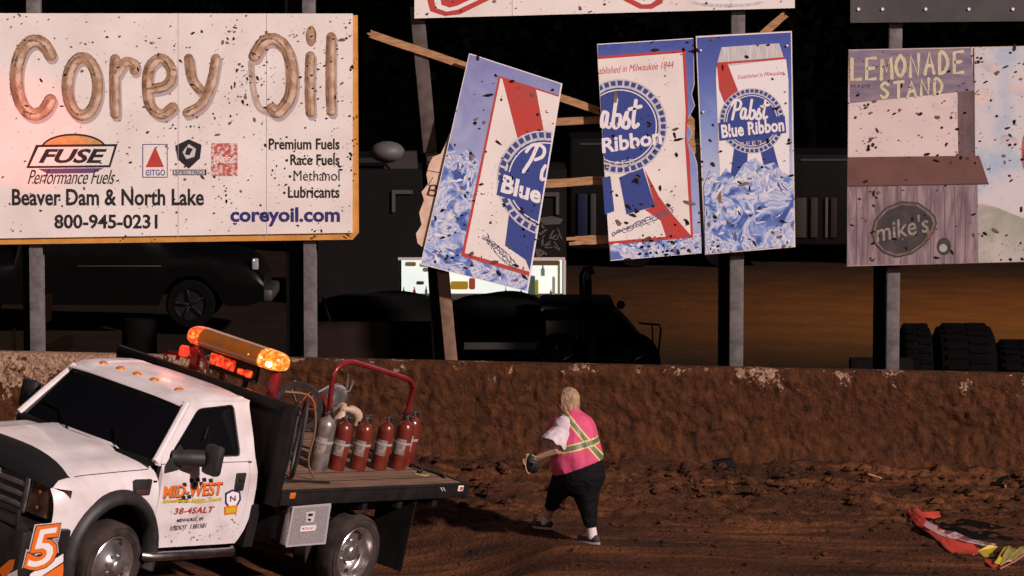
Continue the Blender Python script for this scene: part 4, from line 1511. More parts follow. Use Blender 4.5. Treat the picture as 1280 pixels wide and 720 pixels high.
for s in (1, -1):
    mb = MB()
    mb.box((-0.90, s * 1.215 - 0.095, 1.335), (-0.80, s * 1.215 + 0.095, 1.63), bev=0.035)
    mm = mb.build('side_mirror', trim_black, truck)
    mb = MB()
    mb.tube([(-0.60, s * 0.92, 1.43), (-0.70, s * 1.02, 1.45), (-0.82, s * 1.13, 1.475)], [0.075, 0.085, 0.08], 12, smooth=3)
    mb.prism([(-0.46, s * 0.972, 1.30), (-0.66, s * 0.972, 1.335), (-0.80, s * 0.955, 1.42), (-0.66, s * 0.93, 1.56), (-0.47, s * 0.965, 1.36)], (0, s * 0.02, 0))
    mb.build('mirror_arm', trim_black, mm)
    mb = MB()
    mb.box((-0.908, s * 1.215 - 0.075, 1.36), (-0.902, s * 1.215 + 0.075, 1.61))
    mb.build('mirror_glass', dark_glass, mm, smooth=False)
    mb = MB()
    mb.tube([(-0.36, s * 1.00, 0.50), (-0.42, s * 1.06, 0.50), (-1.62, s * 1.06, 0.50), (-1.68, s * 1.00, 0.50)], 0.045, 12)
    mb.beam((-0.7, s * 1.0, 0.50), (-0.7, s * 0.8, 0.55), 0.03, 0.03)
    mb.beam((-1.4, s * 1.0, 0.50), (-1.4, s * 0.8, 0.55), 0.03, 0.03)
    mb.build('running_board', brushed, truck)
mb = MB()
mb.tube([(-1.05, 0.90, 1.60), (-1.12, 0.86, 1.70), (-1.16, 0.86, 1.62)], 0.008, 6)
for s in (1, -1):
    mb.box((-5.0, s * 0.42 - 0.04, 0.66), (0.7, s * 0.42 + 0.04, 0.88))
mb.box((-2.86, 0.6, 0.60), (-2.28, 1.12, 0.96)); mb.box((-3.66, -0.9, 0.36), (-3.50, 0.9, 0.48))
mb.box((-0.08, -0.8, 0.36), (0.08, 0.8, 0.46))
mb.box((-1.9, -0.40, 0.5), (-1.0, 0.40, 0.8))
mb.box((-2.0, -1.1, 0.52), (-1.86, 1.0, 0.95))
for x in (-2.3, -2.9, -3.5, -4.1, -4.7):
    mb.box((x - 0.04, -1.15, 0.89), (x + 0.04, 1.15, 0.985))
mb.build('chassis', frame_black, truck, smooth=False)

# wheels
def wheel(cx, yc, s, dish, name='wheel'):
    """s: outward side; dish > 0 is a deep inset rear disc"""
    c = Vector((cx, yc, 0.405))
    ax = (0, s, 0)
    W = 0.115
    mb = MB()
    if not dish:
        prof = [(0.285, W - 0.005), (0.275, W + 0.004), (0.262, W - 0.02), (0.25, W - 0.05), (0.215, W - 0.045), (0.15, W - 0.004), (0.10, W + 0.02), (0.085, W + 0.065), (0.06, W + 0.085), (0.0001, W + 0.088)]
    else:
        prof = [(0.285, W - 0.005), (0.275, W + 0.004), (0.262, W - 0.03), (0.25, W - 0.09), (0.22, W - 0.11), (0.15, W - 0.10), (0.10, W - 0.085), (0.09, W - 0.03), (0.06, W - 0.01), (0.0001, W - 0.008)]
    mb.lathe(prof, c, ax, 40)
    wh = mb.build(name, chrome, truck, angle=50)
    mb = MB()
    mb.lathe([(0.282, -W), (0.30, -W - 0.004), (0.36, -W - 0.012), (0.392, -W + 0.01), (0.405, -W + 0.04), (0.405, W - 0.04), (0.392, W - 0.008), (0.36, W + 0.014), (0.315, W + 0.010), (0.29, W + 0.002), (0.282, W - 0.01)], c, ax, 48)
    for r in (0.372, 0.325):
        mb.lathe([(r + 0.004, W + 0.010), (r, W + 0.0165), (r - 0.004, W + 0.011)], c, ax, 48)
    mb.build('tyre', rubber, wh, angle=40)
    hz = W - 0.05 if not dish else W - 0.10
    for i in range(8):
        a = 2 * math.pi * i / 8 + 0.2
        rr = 0.115 if not dish else 0.125
        p = c + Vector((rr * math.cos(a), s * (hz + (0.065 if not dish else 0.0)), rr * math.sin(a)))
        MB().cyl(p - Vector((0, s * 0.03, 0)), p + Vector((0, s * 0.03, 0)), 0.017, 0.012, 8).build('lug_nut', chrome, wh)
    for i in range(4 if not dish else 6):
        a = 2 * math.pi * (i + 0.3) / (4 if not dish else 6)
        p = c + Vector((0.212 * math.cos(a), s * (W - 0.046 if not dish else W - 0.107), 0.212 * math.sin(a)))
        MB().lathe([(0.030, 0.0), (0.030, 0.004), (0.0001, 0.0045)], p, ax, 12).build('hand_hole', frame_black, wh)
    return wh
wheel(0, 0.86, 1, False); wheel(0, -0.86, -1, False)
wheel(-3.58, 0.99, 1, True); wheel(-3.58, -0.99, -1, True)
for s in (1, -1):
    mb = MB()
    mb.lathe([(0.28, -0.115), (0.36, -0.127), (0.405, -0.075), (0.405, 0.075), (0.36, 0.127), (0.28, 0.115)], (-3.58, s * 0.70, 0.405), (0, s, 0), 40)
    mb.build('inner_tyre', rubber, truck)
    mb = MB()
    mb.box((-4.36, s * 0.92 - 0.24, 0.20), (-4.345, s * 0.92 + 0.24, 0.98))
    mb.build('mud_flap', frame_black, truck, smooth=False)

# flatbed
BX0, BX1 = -2.04, -5.16
mb = MB()
mb.box((BX1 + 0.02, -1.16, 1.06), (BX0 - 0.02, 1.16, 1.130))
bed = mb.build('deck', deck_wood, truck, smooth=False)
mb = MB()
for y in (-0.9, -0.6, -0.3, 0.0, 0.3, 0.62, 0.9):
    mb.box((BX1 + 0.03, y - 0.006, 1.128), (BX0 - 0.03, y + 0.006, 1.1325))
mb.build('plank_gaps', frame_black, bed, smooth=False)
for s in (1, -1):
    mb = MB()
    mb.box((BX1, s * 1.18 - 0.022, 0.99), (BX0, s * 1.18 + 0.022, 1.142), bev=0.006)
    mb.box((BX1 + 0.01, s * 1.195 - 0.012, 1.118), (BX0 - 0.01, s * 1.195 + 0.015, 1.138), bev=0.004)
    mb.build('side_rail', frame_black, truck)
mb = MB()
mb.box((BX1 - 0.03, -1.2, 0.97), (BX1 + 0.02, 1.2, 1.140), bev=0.006)
mb.build('tail_rail', frame_black, truck)
for x, m, r in ((-2.20, amber_glass, 0.030), (-5.03, None, 0.030)):
    mb = MB()
    mb.box((x - 0.045, 1.20, 1.062), (x + 0.045, 1.212, 1.125), bev=0.008)
    q = mb.build('marker_light', amber_glass if m else white_ink, truck)
    if not m:
        mb = MB()
        mb.box((x - 0.026, 1.21, 1.078), (x + 0.026, 1.220, 1.112), bev=0.008)
        mb.build('marker_lens', mat('red_marker_lens', (0.50, 0.075, 0.02), 0.25), q)
mb = MB()
for d in (0, 0.045):
    mb.beam((-4.66 - d, 1.211, 1.11), (-4.70 - d, 1.211, 1.075), 0.006, 0.016, (0, 1, 0))
mb.build('reflective_tape', white_ink, truck)
# toolbox below the bed
mb = MB()
mb.box((-2.88, 1.12, 0.575), (-2.26, 1.20, 0.975), bev=0.01)
tb = mb.build('toolbox', diamond, truck)
P = Print(lambda u, v, h: (lambda q: Vector((q.x, 1.20 + h, q.z)))(tloc(u, v, 1, 1.2)))
P.poly([(366, 633), (414, 629), (407, 680), (357, 684)], mat('toolbox_lip', (0.52, 0.49, 0.48), 0.4, 0.3), 0)
P.poly([(368, 635.5), (411.5, 632), (404.8, 677.5), (359.6, 681.5)], diamond, 1)
P.poly([(383, 640), (394, 639), (392, 652), (382, 653)], grey_ink, 2); P.poly([(385, 642), (391, 641.5), (390.4, 645), (384.8, 645.4)], ink, 3); P.ell(386.5, 649.5, 2.2, 1.8, ink, 3, 10)
P.poly([(376, 657.5), (395.5, 656), (393.5, 663), (375, 664.5)], white_ink, 2)
P.text('MON-NET', None, red_ink, 3, 0.01, 0, 1, ((378, 659), (393, 658), (377, 662.5), (392, 661.5)))
P.build('toolbox_lid', tb)
# headache rack behind the cab
RKX = -2.0
mb = MB()
mb.box((RKX - 0.03, -1.17, 1.12), (RKX + 0.03, -1.07, 1.98), bev=0.01)
mb.box((RKX - 0.03, 1.06, 0.98), (RKX + 0.05, 1.20, 1.98), bev=0.01)
mb.box((RKX - 0.035, -1.18, 1.90), (RKX + 0.035, 1.21, 2.0), bev=0.012)
mb.box((RKX - 0.012, -1.10, 1.10), (RKX + 0.012, 1.10, 1.92))
for y in (-0.6, 0, 0.6):
    mb.box((RKX - 0.03, y - 0.03, 1.12), (RKX + 0.03, y + 0.03, 1.95), bev=0.008)
rack = mb.build('headache_rack', mat('black_rack_steel', (0.0045, 0.004, 0.0045), 0.6, c2=(0.010, 0.0075, 0.007), scale=6, spec=0.25), truck)
mb = MB()
mb.box((RKX - 0.05, 0.72, 1.10), (RKX - 0.03, 1.05, 1.90), bev=0.004)
mb.build('rack_tarp', frame_black, rack)
# light bar on red uprights
LBX = -2.1
lb0, lb1, lbz = -0.36, 0.86, 2.32
mb = MB()
rows = []
for y, k in ((lb0, 0.45), (lb0 + 0.03, 0.78), (lb0 + 0.08, 0.96), (lb0 + 0.20, 1.0), (lb1 - 0.24, 1.0), (lb1 - 0.08, 0.96), (lb1 - 0.03, 0.78), (lb1, 0.45)):
    row = []
    for i in range(14):
        a = 2 * math.pi * i / 14
        ca, sa = math.cos(a), math.sin(a)
        row.append(Vector((LBX + k * 0.15 * math.copysign(abs(ca) ** 0.75, ca), y, lbz + k * 0.115 * math.copysign(abs(sa) ** 0.8, sa) * (1 if sa > 0 else 0.72))))
    rows.append(row)
mb.grid(rows[3:5], closed=True)
mb.grid(rows[:4], 2, True); mb.grid(rows[4:], 1, True)
mb.add(rows[0], [list(range(14))], 2); mb.add(rows[-1], [list(range(14))[::-1]], 1)
lbar = mb.build('light_bar', [lens_amber, lens_lit, lens_red], truck, angle=40)
for yy, nm in ((lb0 + 0.02, 0), (lb1 - 0.07, 1)):
    if nm:
        for dx, dy, dz, r in ((0.142, -0.02, -0.01, 0.030), (0.140, -0.13, 0.03, 0.012)):
            MB().sphere((LBX + dx, yy + dy, lbz + dz), r, 0, 12, 8, (0.5, 1.4, 0.9)).build('lamp', lamp_hot, lbar)
    else:
        for dy, dz in ((0.10, 0.035), (0.16, 0.03)):
            MB().sphere((LBX + 0.135, yy + dy, lbz + dz), 0.014, 0, 10, 7).build('lamp', lamp_orange, lbar)
MB().sphere((LBX + 0.145, 0.50, lbz + 0.02), 0.009, 0, 8, 6).build('lamp', lamp_orange, lbar)
mb = MB()
mb.box((LBX - 0.08, lb0 + 0.04, lbz - 0.085), (LBX + 0.08, lb1 - 0.04, lbz - 0.055), bev=0.01)
mb.build('light_bar_base', frame_black, lbar)
for y in (lb0 + 0.10, lb1 - 0.09):
    MB().box((LBX - 0.03, y - 0.045, 1.98), (LBX + 0.03, y + 0.045, lbz - 0.08), bev=0.008).build('upright', red_tube, lbar)
MB().tube([(LBX, lb0 + 0.15, 2.23), (LBX + 0.02, 0.0, 2.08), (LBX + 0.05, 0.25, 2.0)], 0.009, 6, smooth=4).build('cable', trim_black, lbar)
# lit stop lamps under the bar
stop_lens = lens_mat('lit_red_stop_lens', [(0.34, (0.25, 0.006, 0.004)), (0.5, (0.85, 0.03, 0.010)), (0.62, (1.0, 0.10, 0.02)), (0.72, (1.0, 0.45, 0.10))], 1.1, 22)
for y0, y1, zl, zh in ((-0.02, 0.15, 2.11, 2.225), (0.155, 0.30, 2.105, 2.22), (0.345, 0.43, 2.105, 2.165), (0.44, 0.53, 2.10, 2.175)):
    MB().box((LBX + 0.04, y0, zl), (LBX + 0.085, y1, zh), bev=0.018).build('warning_lamp', stop_lens, truck)
mb = MB()
mb.box((LBX - 0.02, -0.04, 2.06), (LBX + 0.05, 0.56, 2.10), bev=0.008)
mb.box((LBX - 0.02, -0.04, 2.10), (LBX + 0.045, 0.56, 2.23), bev=0.008)
mb.box((LBX - 0.02, 0.1, 1.98), (LBX + 0.02, 0.14, 2.08)); mb.box((LBX - 0.02, 0.40, 1.98), (LBX + 0.02, 0.44, 2.08))
mb.build('lamp_bracket', frame_black, truck)
# red strobe at the far end of the rack
mb = MB()
mb.lathe([(0.05, 0), (0.055, 0.03), (0.055, 0.08), (0.04, 0.10), (0.0001, 0.105)], (LBX + 0.02, -0.40, 2.09), (0, 0, 1), 16)
mb.build('strobe_lamp', lamp_red, truck)
mb = MB()
mb.tube([(LBX, -0.30 + 0.19 * math.cos(R(a)), 2.03 + 0.15 * math.sin(R(a))) for a in range(0, 181, 20)], 0.022, 8)
mb.tube([(LBX, -0.62, 1.99), (LBX, -0.62, 2.07), (LBX, -0.2, 2.10)], 0.02, 8, smooth=3)
mb.build('rack_hoop', red_tube, truck)
def lamp_light(loc, power, col, radius=0.06, spot=None):
    l = bpy.data.lights.new('lamp_light', 'SPOT' if spot else 'POINT')
    l.energy = power
    l.color = col
    l.shadow_soft_size = radius
    o = bpy.data.objects.new('lamp_light', l)
    COL.objects.link(o)
    o.parent = truck
    o.location = loc
    if spot:
        l.spot_size = R(spot[1])
        l.spot_blend = 1.0
        d = _TI.to_3x3() @ (spot[0] - (TM @ Vector(loc)))
        o.rotation_euler = d.to_track_quat('-Z', 'Y').to_euler()
    return o
lamp_light((LBX + 0.24, 0.82, 2.33), 2.0, (1, 0.30, 0.05))
lamp_light((LBX + 0.24, -0.40, 2.30), 3.0, (1, 0.12, 0.05))
lamp_light((LBX - 0.25, 0.3, 2.18), 7, (1, 0.10, 0.04))
lamp_light((LBX - 0.30, -0.80, 2.42), 1000, (1, 0.07, 0.06), 0.05, (at(36, 168, BY), 16))

# rear guard hoop over the extinguishers
mb = MB()
mb.tube([(-3.60, 0.42, 1.13), (-3.57, 0.42, 1.6), (-3.50, 0.42, 2.06), (-3.56, 0.42, 2.20), (-3.74, 0.42, 2.25), (-3.95, 0.42, 2.22), (-4.72, 0.42, 2.08), (-4.95, 0.36, 2.0), (-5.06, 0.32, 1.86), (-5.06, 0.24, 1.13)], 0.027, 10, smooth=5)
mb.build('guard_hoop', red_tube, truck)

# ---------------- things riding on the deck (each its own object, standing on the deck plane)
def on_deck(name, label, cat, loc, group=None, rot=(0, 0, 0)):
    o = bpy.data.objects.new(name, None)
    COL.objects.link(o)
    o.matrix_world = TM @ Matrix.Translation(loc) @ Euler(rot).to_matrix().to_4x4()
    return tag(o, label, cat, group)
clamp_m = mat('bright_clamp', (0.48, 0.44, 0.43), 0.3, 0.4)
label_m = mat('worn_grey_label', (0.16, 0.12, 0.10), 0.5, c2=(0.32, 0.26, 0.23), scale=25)
def extinguisher(name, label, loc, h, r, body_m, group, tilt=0.0):
    o = on_deck(name, label, 'fire extinguisher', loc, group, (tilt, 0, 0.3))
    mb = MB()
    mb.lathe([(0.0001, 0), (r * 0.96, 0), (r, 0.015), (r, h * 0.80), (r * 0.93, h * 0.86), (r * 0.72, h * 0.92), (r * 0.38, h * 0.955), (r * 0.3, h * 0.97), (r * 0.3, h), (0.0001, h)], (0, 0, 0), (0, 0, 1), 24)
    mb.build('cylinder', body_m, o, angle=35)
    mb = MB()
    mb.lathe([(r + 0.001, h * 0.30), (r + 0.0015, h * 0.31), (r + 0.0015, h * 0.60), (r + 0.001, h * 0.61)], (0, 0, 0), (0, 0, 1), 16, a0=-2.4, a1=0.0)
    mb.build('instruction_label', label_m, o)
    mb = MB()
    mb.cyl((0, 0, h * 0.98), (0, 0, h + 0.045), 0.022, 0.018, 10)
    mb.beam((-0.01, -0.02, h + 0.05), (0.02, 0.09, h + 0.085), 0.022, 0.008, bev=0.002)
    mb.beam((-0.01, -0.02, h + 0.03), (0.02, 0.08, h + 0.035), 0.022, 0.008, bev=0.002)
    mb.cyl((0.03, 0, h + 0.02), (0.05, 0, h + 0.02), 0.016, 0.016, 10)
    mb.build('valve', brushed, o)
    mb = MB()
    mb.tube([(-0.02, 0, h + 0.02), (-0.08, 0.0, h + 0.03), (-r - 0.04, 0, h * 0.82), (-r - 0.035, 0.01, h * 0.45), (-r - 0.027, 0.02, h * 0.12)], 0.020, 8, smooth=4)
    mb.build('hose', trim_black, o)
    mb = MB()
    mb.lathe([(r + 0.003, h * 0.50), (r + 0.006, h * 0.505), (r + 0.006, h * 0.545), (r + 0.003, h * 0.55)], (0, 0, 0), (0, 0, 1), 24)
    mb.box((-0.10 - r, -0.02, h * 0.5), (-r + 0.02, 0.015, h * 0.55), bev=0.006)
    mb.build('clamp', clamp_m, o)
    return o
silver_m = mat('scuffed_silver_tank', (0.27, 0.24, 0.225), 0.35, 0.4, c2=(0.12, 0.09, 0.075), scale=9)
EG = 'red fire extinguishers clamped in a row on the truck bed'
DZ = 1.1305
extinguisher('fire_extinguisher', 'silver fire extinguisher at the cab end of the row on the truck bed', (-3.45, 0.50, DZ), 0.58, 0.100, silver_m, None)
EL = ['red fire extinguisher beside the silver one, under the white jug', 'red fire extinguisher third in the row counted from the silver one', 'red fire extinguisher fourth in the row counted from the silver one',
      'red fire extinguisher fifth in the row, in front of the rear hoop leg', 'red fire extinguisher at the very rear of the row, half hidden by its neighbour']
for (x, y, h), l in zip(((-3.75, 0.51, 0.53), (-4.08, 0.53, 0.52), (-4.42, 0.55, 0.53), (-4.75, 0.55, 0.54), (-5.03, 0.43, 0.55)), EL):
    extinguisher('fire_extinguisher', l, (x, y, DZ), h, 0.088, red_tank, EG)
# big wheeled extinguisher lying back behind the row
o = on_deck('wheeled_extinguisher', 'large red wheeled extinguisher tipped back, with chrome collar, behind the small ones', 'fire extinguisher', (-3.25, 0.12, DZ))
mb = MB()
WL = Vector((-3.25, 0.12, DZ))
a, b = tloc(390, 513, 1, 0.22) - WL, tloc(426, 491, 1, 0.22) - WL
d = (b - a).normalized()
mb.lathe([(0.0001, -0.04), (0.08, -0.03), (0.125, 0.02), (0.13, 0.06), (0.13, (b - a).length - 0.10), (0.10, (b - a).length - 0.02), (0.05, (b - a).length)], a, d, 22)
mb.build('tank', red_tank, o)
mb = MB()
mb.lathe([(0.133, (b - a).length - 0.30), (0.137, (b - a).length - 0.28), (0.137, (b - a).length - 0.10), (0.11, (b - a).length - 0.01), (0.05, (b - a).length + 0.03), (0.0001, (b - a).length + 0.035)], a, d, 22)
mb.tube([b + Vector((0.0, 0.02, 0.0)), b + Vector((-0.06, 0.02, 0.08)), b + Vector((-0.03, 0.02, 0.20))], 0.012, 6)
mb.tube([b, b + Vector((-0.10, 0.03, 0.03)), b + Vector((-0.13, 0.03, 0.14))], 0.012, 6)
mb.build('collar', chrome, o)
mb = MB()
wc = tloc(372, 508, 1, 0.40) - WL
mb.lathe([(0.20, -0.03), (0.25, -0.035), (0.26, 0), (0.25, 0.035), (0.20, 0.03)], wc, (0.75, 0.65, 0), 28)
mb.build('wheel', trim_black, o)
mb = MB()
for i in range(6):
    t = R(60 * i)
    u = Vector((-0.65, 0.75, 0)).normalized()
    mb.cyl(wc, wc + u * (0.2 * math.cos(t)) + Vector((0, 0, 0.2 * math.sin(t))), 0.010, 0.010, 6)
mb.build('spokes', brushed, o)
mb = MB()
for t_ in (0.2, 0.75):
    q_ = a.lerp(b, t_)
    mb.beam((q_.x, q_.y, 0.0), (q_.x, q_.y, q_.z - 0.1), 0.05, 0.05)
mb.build('cradle', frame_black, o)
# coiled black hose hanging below the wheel
o = on_deck('coiled_hose', 'black hose hanging in loops between the rack and the extinguishers', 'hose', (-2.62, 0.72, DZ))
for k, (w_, h_, dx) in enumerate(((0.17, 0.36, 0.0), (0.13, 0.31, 0.05), (0.20, 0.40, -0.06))):
    mb = MB()
    pts = []
    for i in range(25):
        t = 2 * math.pi * i / 24
        pts.append(Vector((dx + w_ * math.cos(t) * 0.75, -dx + w_ * math.cos(t) * 0.7, 0.42 + h_ * math.sin(t))))
    mb.tube(pts, 0.020, 8, cap=False)
    mb.build('loop', [trim_black, mat('grey_hose', (0.05, 0.045, 0.045), 0.5)][k == 1], o)
mb = MB()
mb.tube([(0.12, -0.1, 0.86), (-0.12, 0.05, 0.84), (-0.20, 0.12, 0.55), (-0.20, 0.12, 0.20), (-0.32, 0.15, 0.03)], 0.012, 6, smooth=5)
mb.build('hose_tail', mat('yellowed_hose', (0.16, 0.10, 0.045), 0.5), o)
# white jug
cream = mat('cream_plastic', (0.46, 0.34, 0.24), 0.5, c2=(0.36, 0.26, 0.18), scale=8)
o = on_deck('plastic_jug', 'cream plastic jug standing among the tops of the extinguishers', 'jug', (-3.86, 0.36, DZ))
mb = MB()
mb.lathe([(0.0001, 0), (0.085, 0), (0.095, 0.03), (0.095, 0.42), (0.08, 0.50), (0.045, 0.55), (0.03, 0.58), (0.03, 0.66), (0.0001, 0.665)], (0, 0, 0), (0, 0, 1), 18)
mb.build('bottle', cream, o)
mb = MB()
mb.tube([(0.02, 0.0, 0.60), (-0.10, 0.03, 0.60), (-0.20, 0.05, 0.55), (-0.22, 0.05, 0.44)], [0.03, 0.05, 0.055, 0.04], 10, smooth=4)
mb.build('handle', cream, o)
# strap on the deck
mb = MB()
pts = [TM @ Vector(p) for p in ((-4.86, 0.78, DZ + 0.02), (-4.98, 0.70, DZ + 0.03), (-5.02, 0.55, DZ + 0.035), (-5.08, 0.60, DZ + 0.02), (-5.10, 0.86, DZ + 0.02), (-5.04, 0.98, DZ + 0.02))]
mb.tube(pts, 0.017, 8, smooth=4)
o = mb.build('ratchet_strap', trim_black, origin=pts[0])
tag(o, 'dark ratchet strap lying at the rear corner of the truck deck', 'strap')
mb = MB()
pts2 = [TM @ Vector(p) for p in ((-4.74, 0.80, DZ + 0.012), (-4.80, 0.88, DZ + 0.012), (-4.90, 0.86, DZ + 0.012))]
mb.tube([p - pts[0] for p in pts2], 0.010, 6, smooth=4)
q = mb.build('strap_end', mat('yellow_webbing', (0.33, 0.24, 0.06), 0.8), o, origin=(0, 0, 0))
mb = MB()
p0, p1 = Vector((-2.35, 0.82, DZ + 0.012)), Vector((-3.05, 0.98, DZ + 0.012))
o = MB().beam(TM @ p0, TM @ p1, 0.03, 0.022, TUP, bev=0.004).build('pry_bar', frame_black, origin=TM @ p0)
tag(o, 'thin dark bar lying on the deck beside the toolbox edge', 'bar')

# ------------------------------------------------------------------ the woman
def blob_mesh(caps, voxel, smooth_it=6, fold=0.0, fscale=7.0, squash=(1, 1, 1)):
    """tapered capsules (p0, r0, p1, r1) fused into one continuous skin"""
    mb = MB()
    for p0, r0, p1, r1 in caps:
        p0, p1 = Vector(p0), Vector(p1)
        L = (p1 - p0).length
        n = max(2, int(L / (min(r0, r1) * 0.35)) + 1)
        for i in range(n + 1):
            t = i / n
            mb.sphere(p0.lerp(p1, t), r0 + (r1 - r0) * t, 0, *((12, 8) if max(r0, r1) < 0.07 else (26, 18)))
    me = bpy.data.meshes.new('blob')
    me.from_pydata([tuple(v) for v in mb.v], [], mb.f)
    ob = bpy.data.objects.new('blob', me)
    COL.objects.link(ob)
    m = ob.modifiers.new('r', 'REMESH')
    m.mode = 'VOXEL'
    m.voxel_size = voxel
    s = ob.modifiers.new('s', 'SMOOTH')
    s.factor = 0.5
    s.iterations = smooth_it
    dg = bpy.context.evaluated_depsgraph_get()
    res = bpy.data.meshes.new_from_object(ob.evaluated_get(dg))
    bpy.data.objects.remove(ob)
    bpy.data.meshes.remove(me)
    if fold:
        nrm = [v.normal.copy() for v in res.vertices]
        for v, nn in zip(res.vertices, nrm):
            q = Vector((v.co.x * squash[0], v.co.y * squash[1], v.co.z * squash[2])) * fscale
            a = mnoise.noise(q) + 0.5 * mnoise.noise(q * 2.1 + Vector((7, 3, 1)))
            v.co += nn * (fold * (1 - 2 * abs(a)))
    res.shade_smooth()
    return res

def put(name, me, mats, parent, origin):
    for m in (mats if isinstance(mats, list) else [mats]):
        me.materials.append(m)
    me.transform(Matrix.Translation(-Vector(origin)))
    me.name = name
    o = bpy.data.objects.new(name, me)
    COL.objects.link(o)
    o.parent = parent
    return o

skin_m = mat('skin', (0.50, 0.285, 0.21), 0.5, c2=(0.44, 0.24, 0.175), scale=12)
pink = mat('pink_vest', (0.60, 0.070, 0.17), 0.75, c2=(0.50, 0.052, 0.13), scale=7, bump=0.01, bscale=12)
lime = mat('lime_trim', (0.55, 0.52, 0.16), 0.6)
reflect_m = mat('grey_green_reflective_tape', (0.10, 0.115, 0.06), 0.5, c2=(0.15, 0.16, 0.09), scale=16)
shirt = mat('pale_lilac_tshirt', (0.62, 0.52, 0.55), 0.8, c2=(0.52, 0.43, 0.47), scale=8, bump=0.006, bscale=18)
pants = mat('black_leggings', (0.0045, 0.004, 0.005), 0.85, spec=0.12, c2=(0.007, 0.006, 0.007), scale=9, bump=0.03, bscale=7)
hair_m = mat('blonde_hair', (0.46, 0.31, 0.17), 0.5, c2=(0.14, 0.075, 0.038), scale=13, stretch=(4, 4, 0.7), lo=0.38, hi=0.68, bump=0.012, bscale=40)
hair_d = mat('dark_blonde_hair', (0.13, 0.065, 0.035), 0.6, c2=(0.20, 0.115, 0.06), scale=18, stretch=(3, 3, 0.8), bump=0.004, bscale=40)
shoe_m = mat('dark_grey_trainers', (0.026, 0.024, 0.034), 0.8, spec=0.2, c2=(0.06, 0.055, 0.07), scale=25)
sole_m = mat('pale_shoe_sole', (0.30, 0.25, 0.23), 0.7)
sock_m = mat('white_sock', (0.58, 0.52, 0.52), 0.85)

gw = ground_at(738, 681, True)
WY = gw.y
def J(px, py, dy=0.0):
    return at(px, py, WY + dy)
def pxm(n):
    return n * WY / F
def foot_fix(px, py, dy):
    p = J(px, py, dy)
    return p
KL, AL = J(696, 616, 0.22), J(682, 645, 0.55)          # knee and ankle of the leg stepping forward
KR, AR_ = J(734, 628, 0.02), J(740.5, 668, 0.0)
AR_.z = max(AR_.z, gz(AR_.x, AR_.y) + 0.085)
gl = gz(AL.x, AL.y)
AL.z = max(AL.z - 0.06, gl + 0.095)
HIP = J(724, 590, 0.05)
HL, HR = J(712, 594, 0.12), J(731, 596, 0.0)
CH = J(716, 540, 0.10)
NECK = J(714, 517, 0.12)
HEAD = J(709.5, 501.5, 0.14)
SHL, SHR = J(705, 532, -0.05), J(722, 528, 0.30)
ELL, WRL = J(697, 562, -0.12), J(671, 573, -0.04)
ELR, WRR = J(698, 566, 0.42), J(682, 578, 0.48)
wbase = Vector((HIP.x, HIP.y, gz(HIP.x, HIP.y)))
woman = bpy.data.objects.new('person', None)
COL.objects.link(woman)
woman.location = wbase
tag(woman, 'person in a pink safety vest, white tee and black leggings stepping left along the wall', 'person')
lk_ = lambda a, b, t: a.lerp(b, t)
fl = Vector((-0.80, 0.60, 0)).normalized()     # the way she walks
sd_ = Vector((-fl.y, fl.x, 0))
def hand(wr, direction, curl, side):
    """palm, four bent fingers of unequal length, thumb"""
    d = Vector(direction).normalized()
    u = Vector((0, 0, 1)) - d * d.z
    u = u.normalized() if u.length > 0.1 else Vector((0, 1, 0))
    n = d.cross(u).normalized() * side
    palm_c = wr + d * 0.075
    c = [(wr, 0.030, wr + d * 0.03, 0.031), (wr + d * 0.04 + u * 0.018, 0.024, wr + d * 0.10 + u * 0.022, 0.020), (wr + d * 0.04 - u * 0.018, 0.024, wr + d * 0.095 - u * 0.024, 0.019)]
    for k, (o, ln) in enumerate(((0.033, 0.068), (0.011, 0.078), (-0.011, 0.073), (-0.032, 0.058))):
        a = wr + d * 0.098 + u * o
        b = a + (d * math.cos(curl * 0.5) + n * math.sin(curl * 0.5)) * ln * 0.5
        e_ = b + (d * math.cos(curl * 1.3) + n * math.sin(curl * 1.3)) * ln * 0.32
        g_ = e_ + (d * math.cos(curl * 1.9) + n * math.sin(curl * 1.9)) * ln * 0.26
        c += [(a, 0.0095, b, 0.0088), (b, 0.0088, e_, 0.008), (e_, 0.008, g_, 0.007)]
    t0 = wr + d * 0.035 + u * 0.030
    t1 = t0 + (d * 0.6 + u * 0.8 + n * 0.3).normalized() * 0.045
    t2 = t1 + (d * 0.85 + u * 0.2 + n * 0.6).normalized() * 0.038
    c += [(t0, 0.013, t1, 0.011), (t1, 0.011, t2, 0.0085)]
    return c, palm_c + n * 0.035
hd1, grip = hand(WRL, (-0.85, 0.25, -0.30), 0.9, -1)
hd2, _g = hand(WRR, (-0.8, 0.3, -0.4), 0.5, -1)
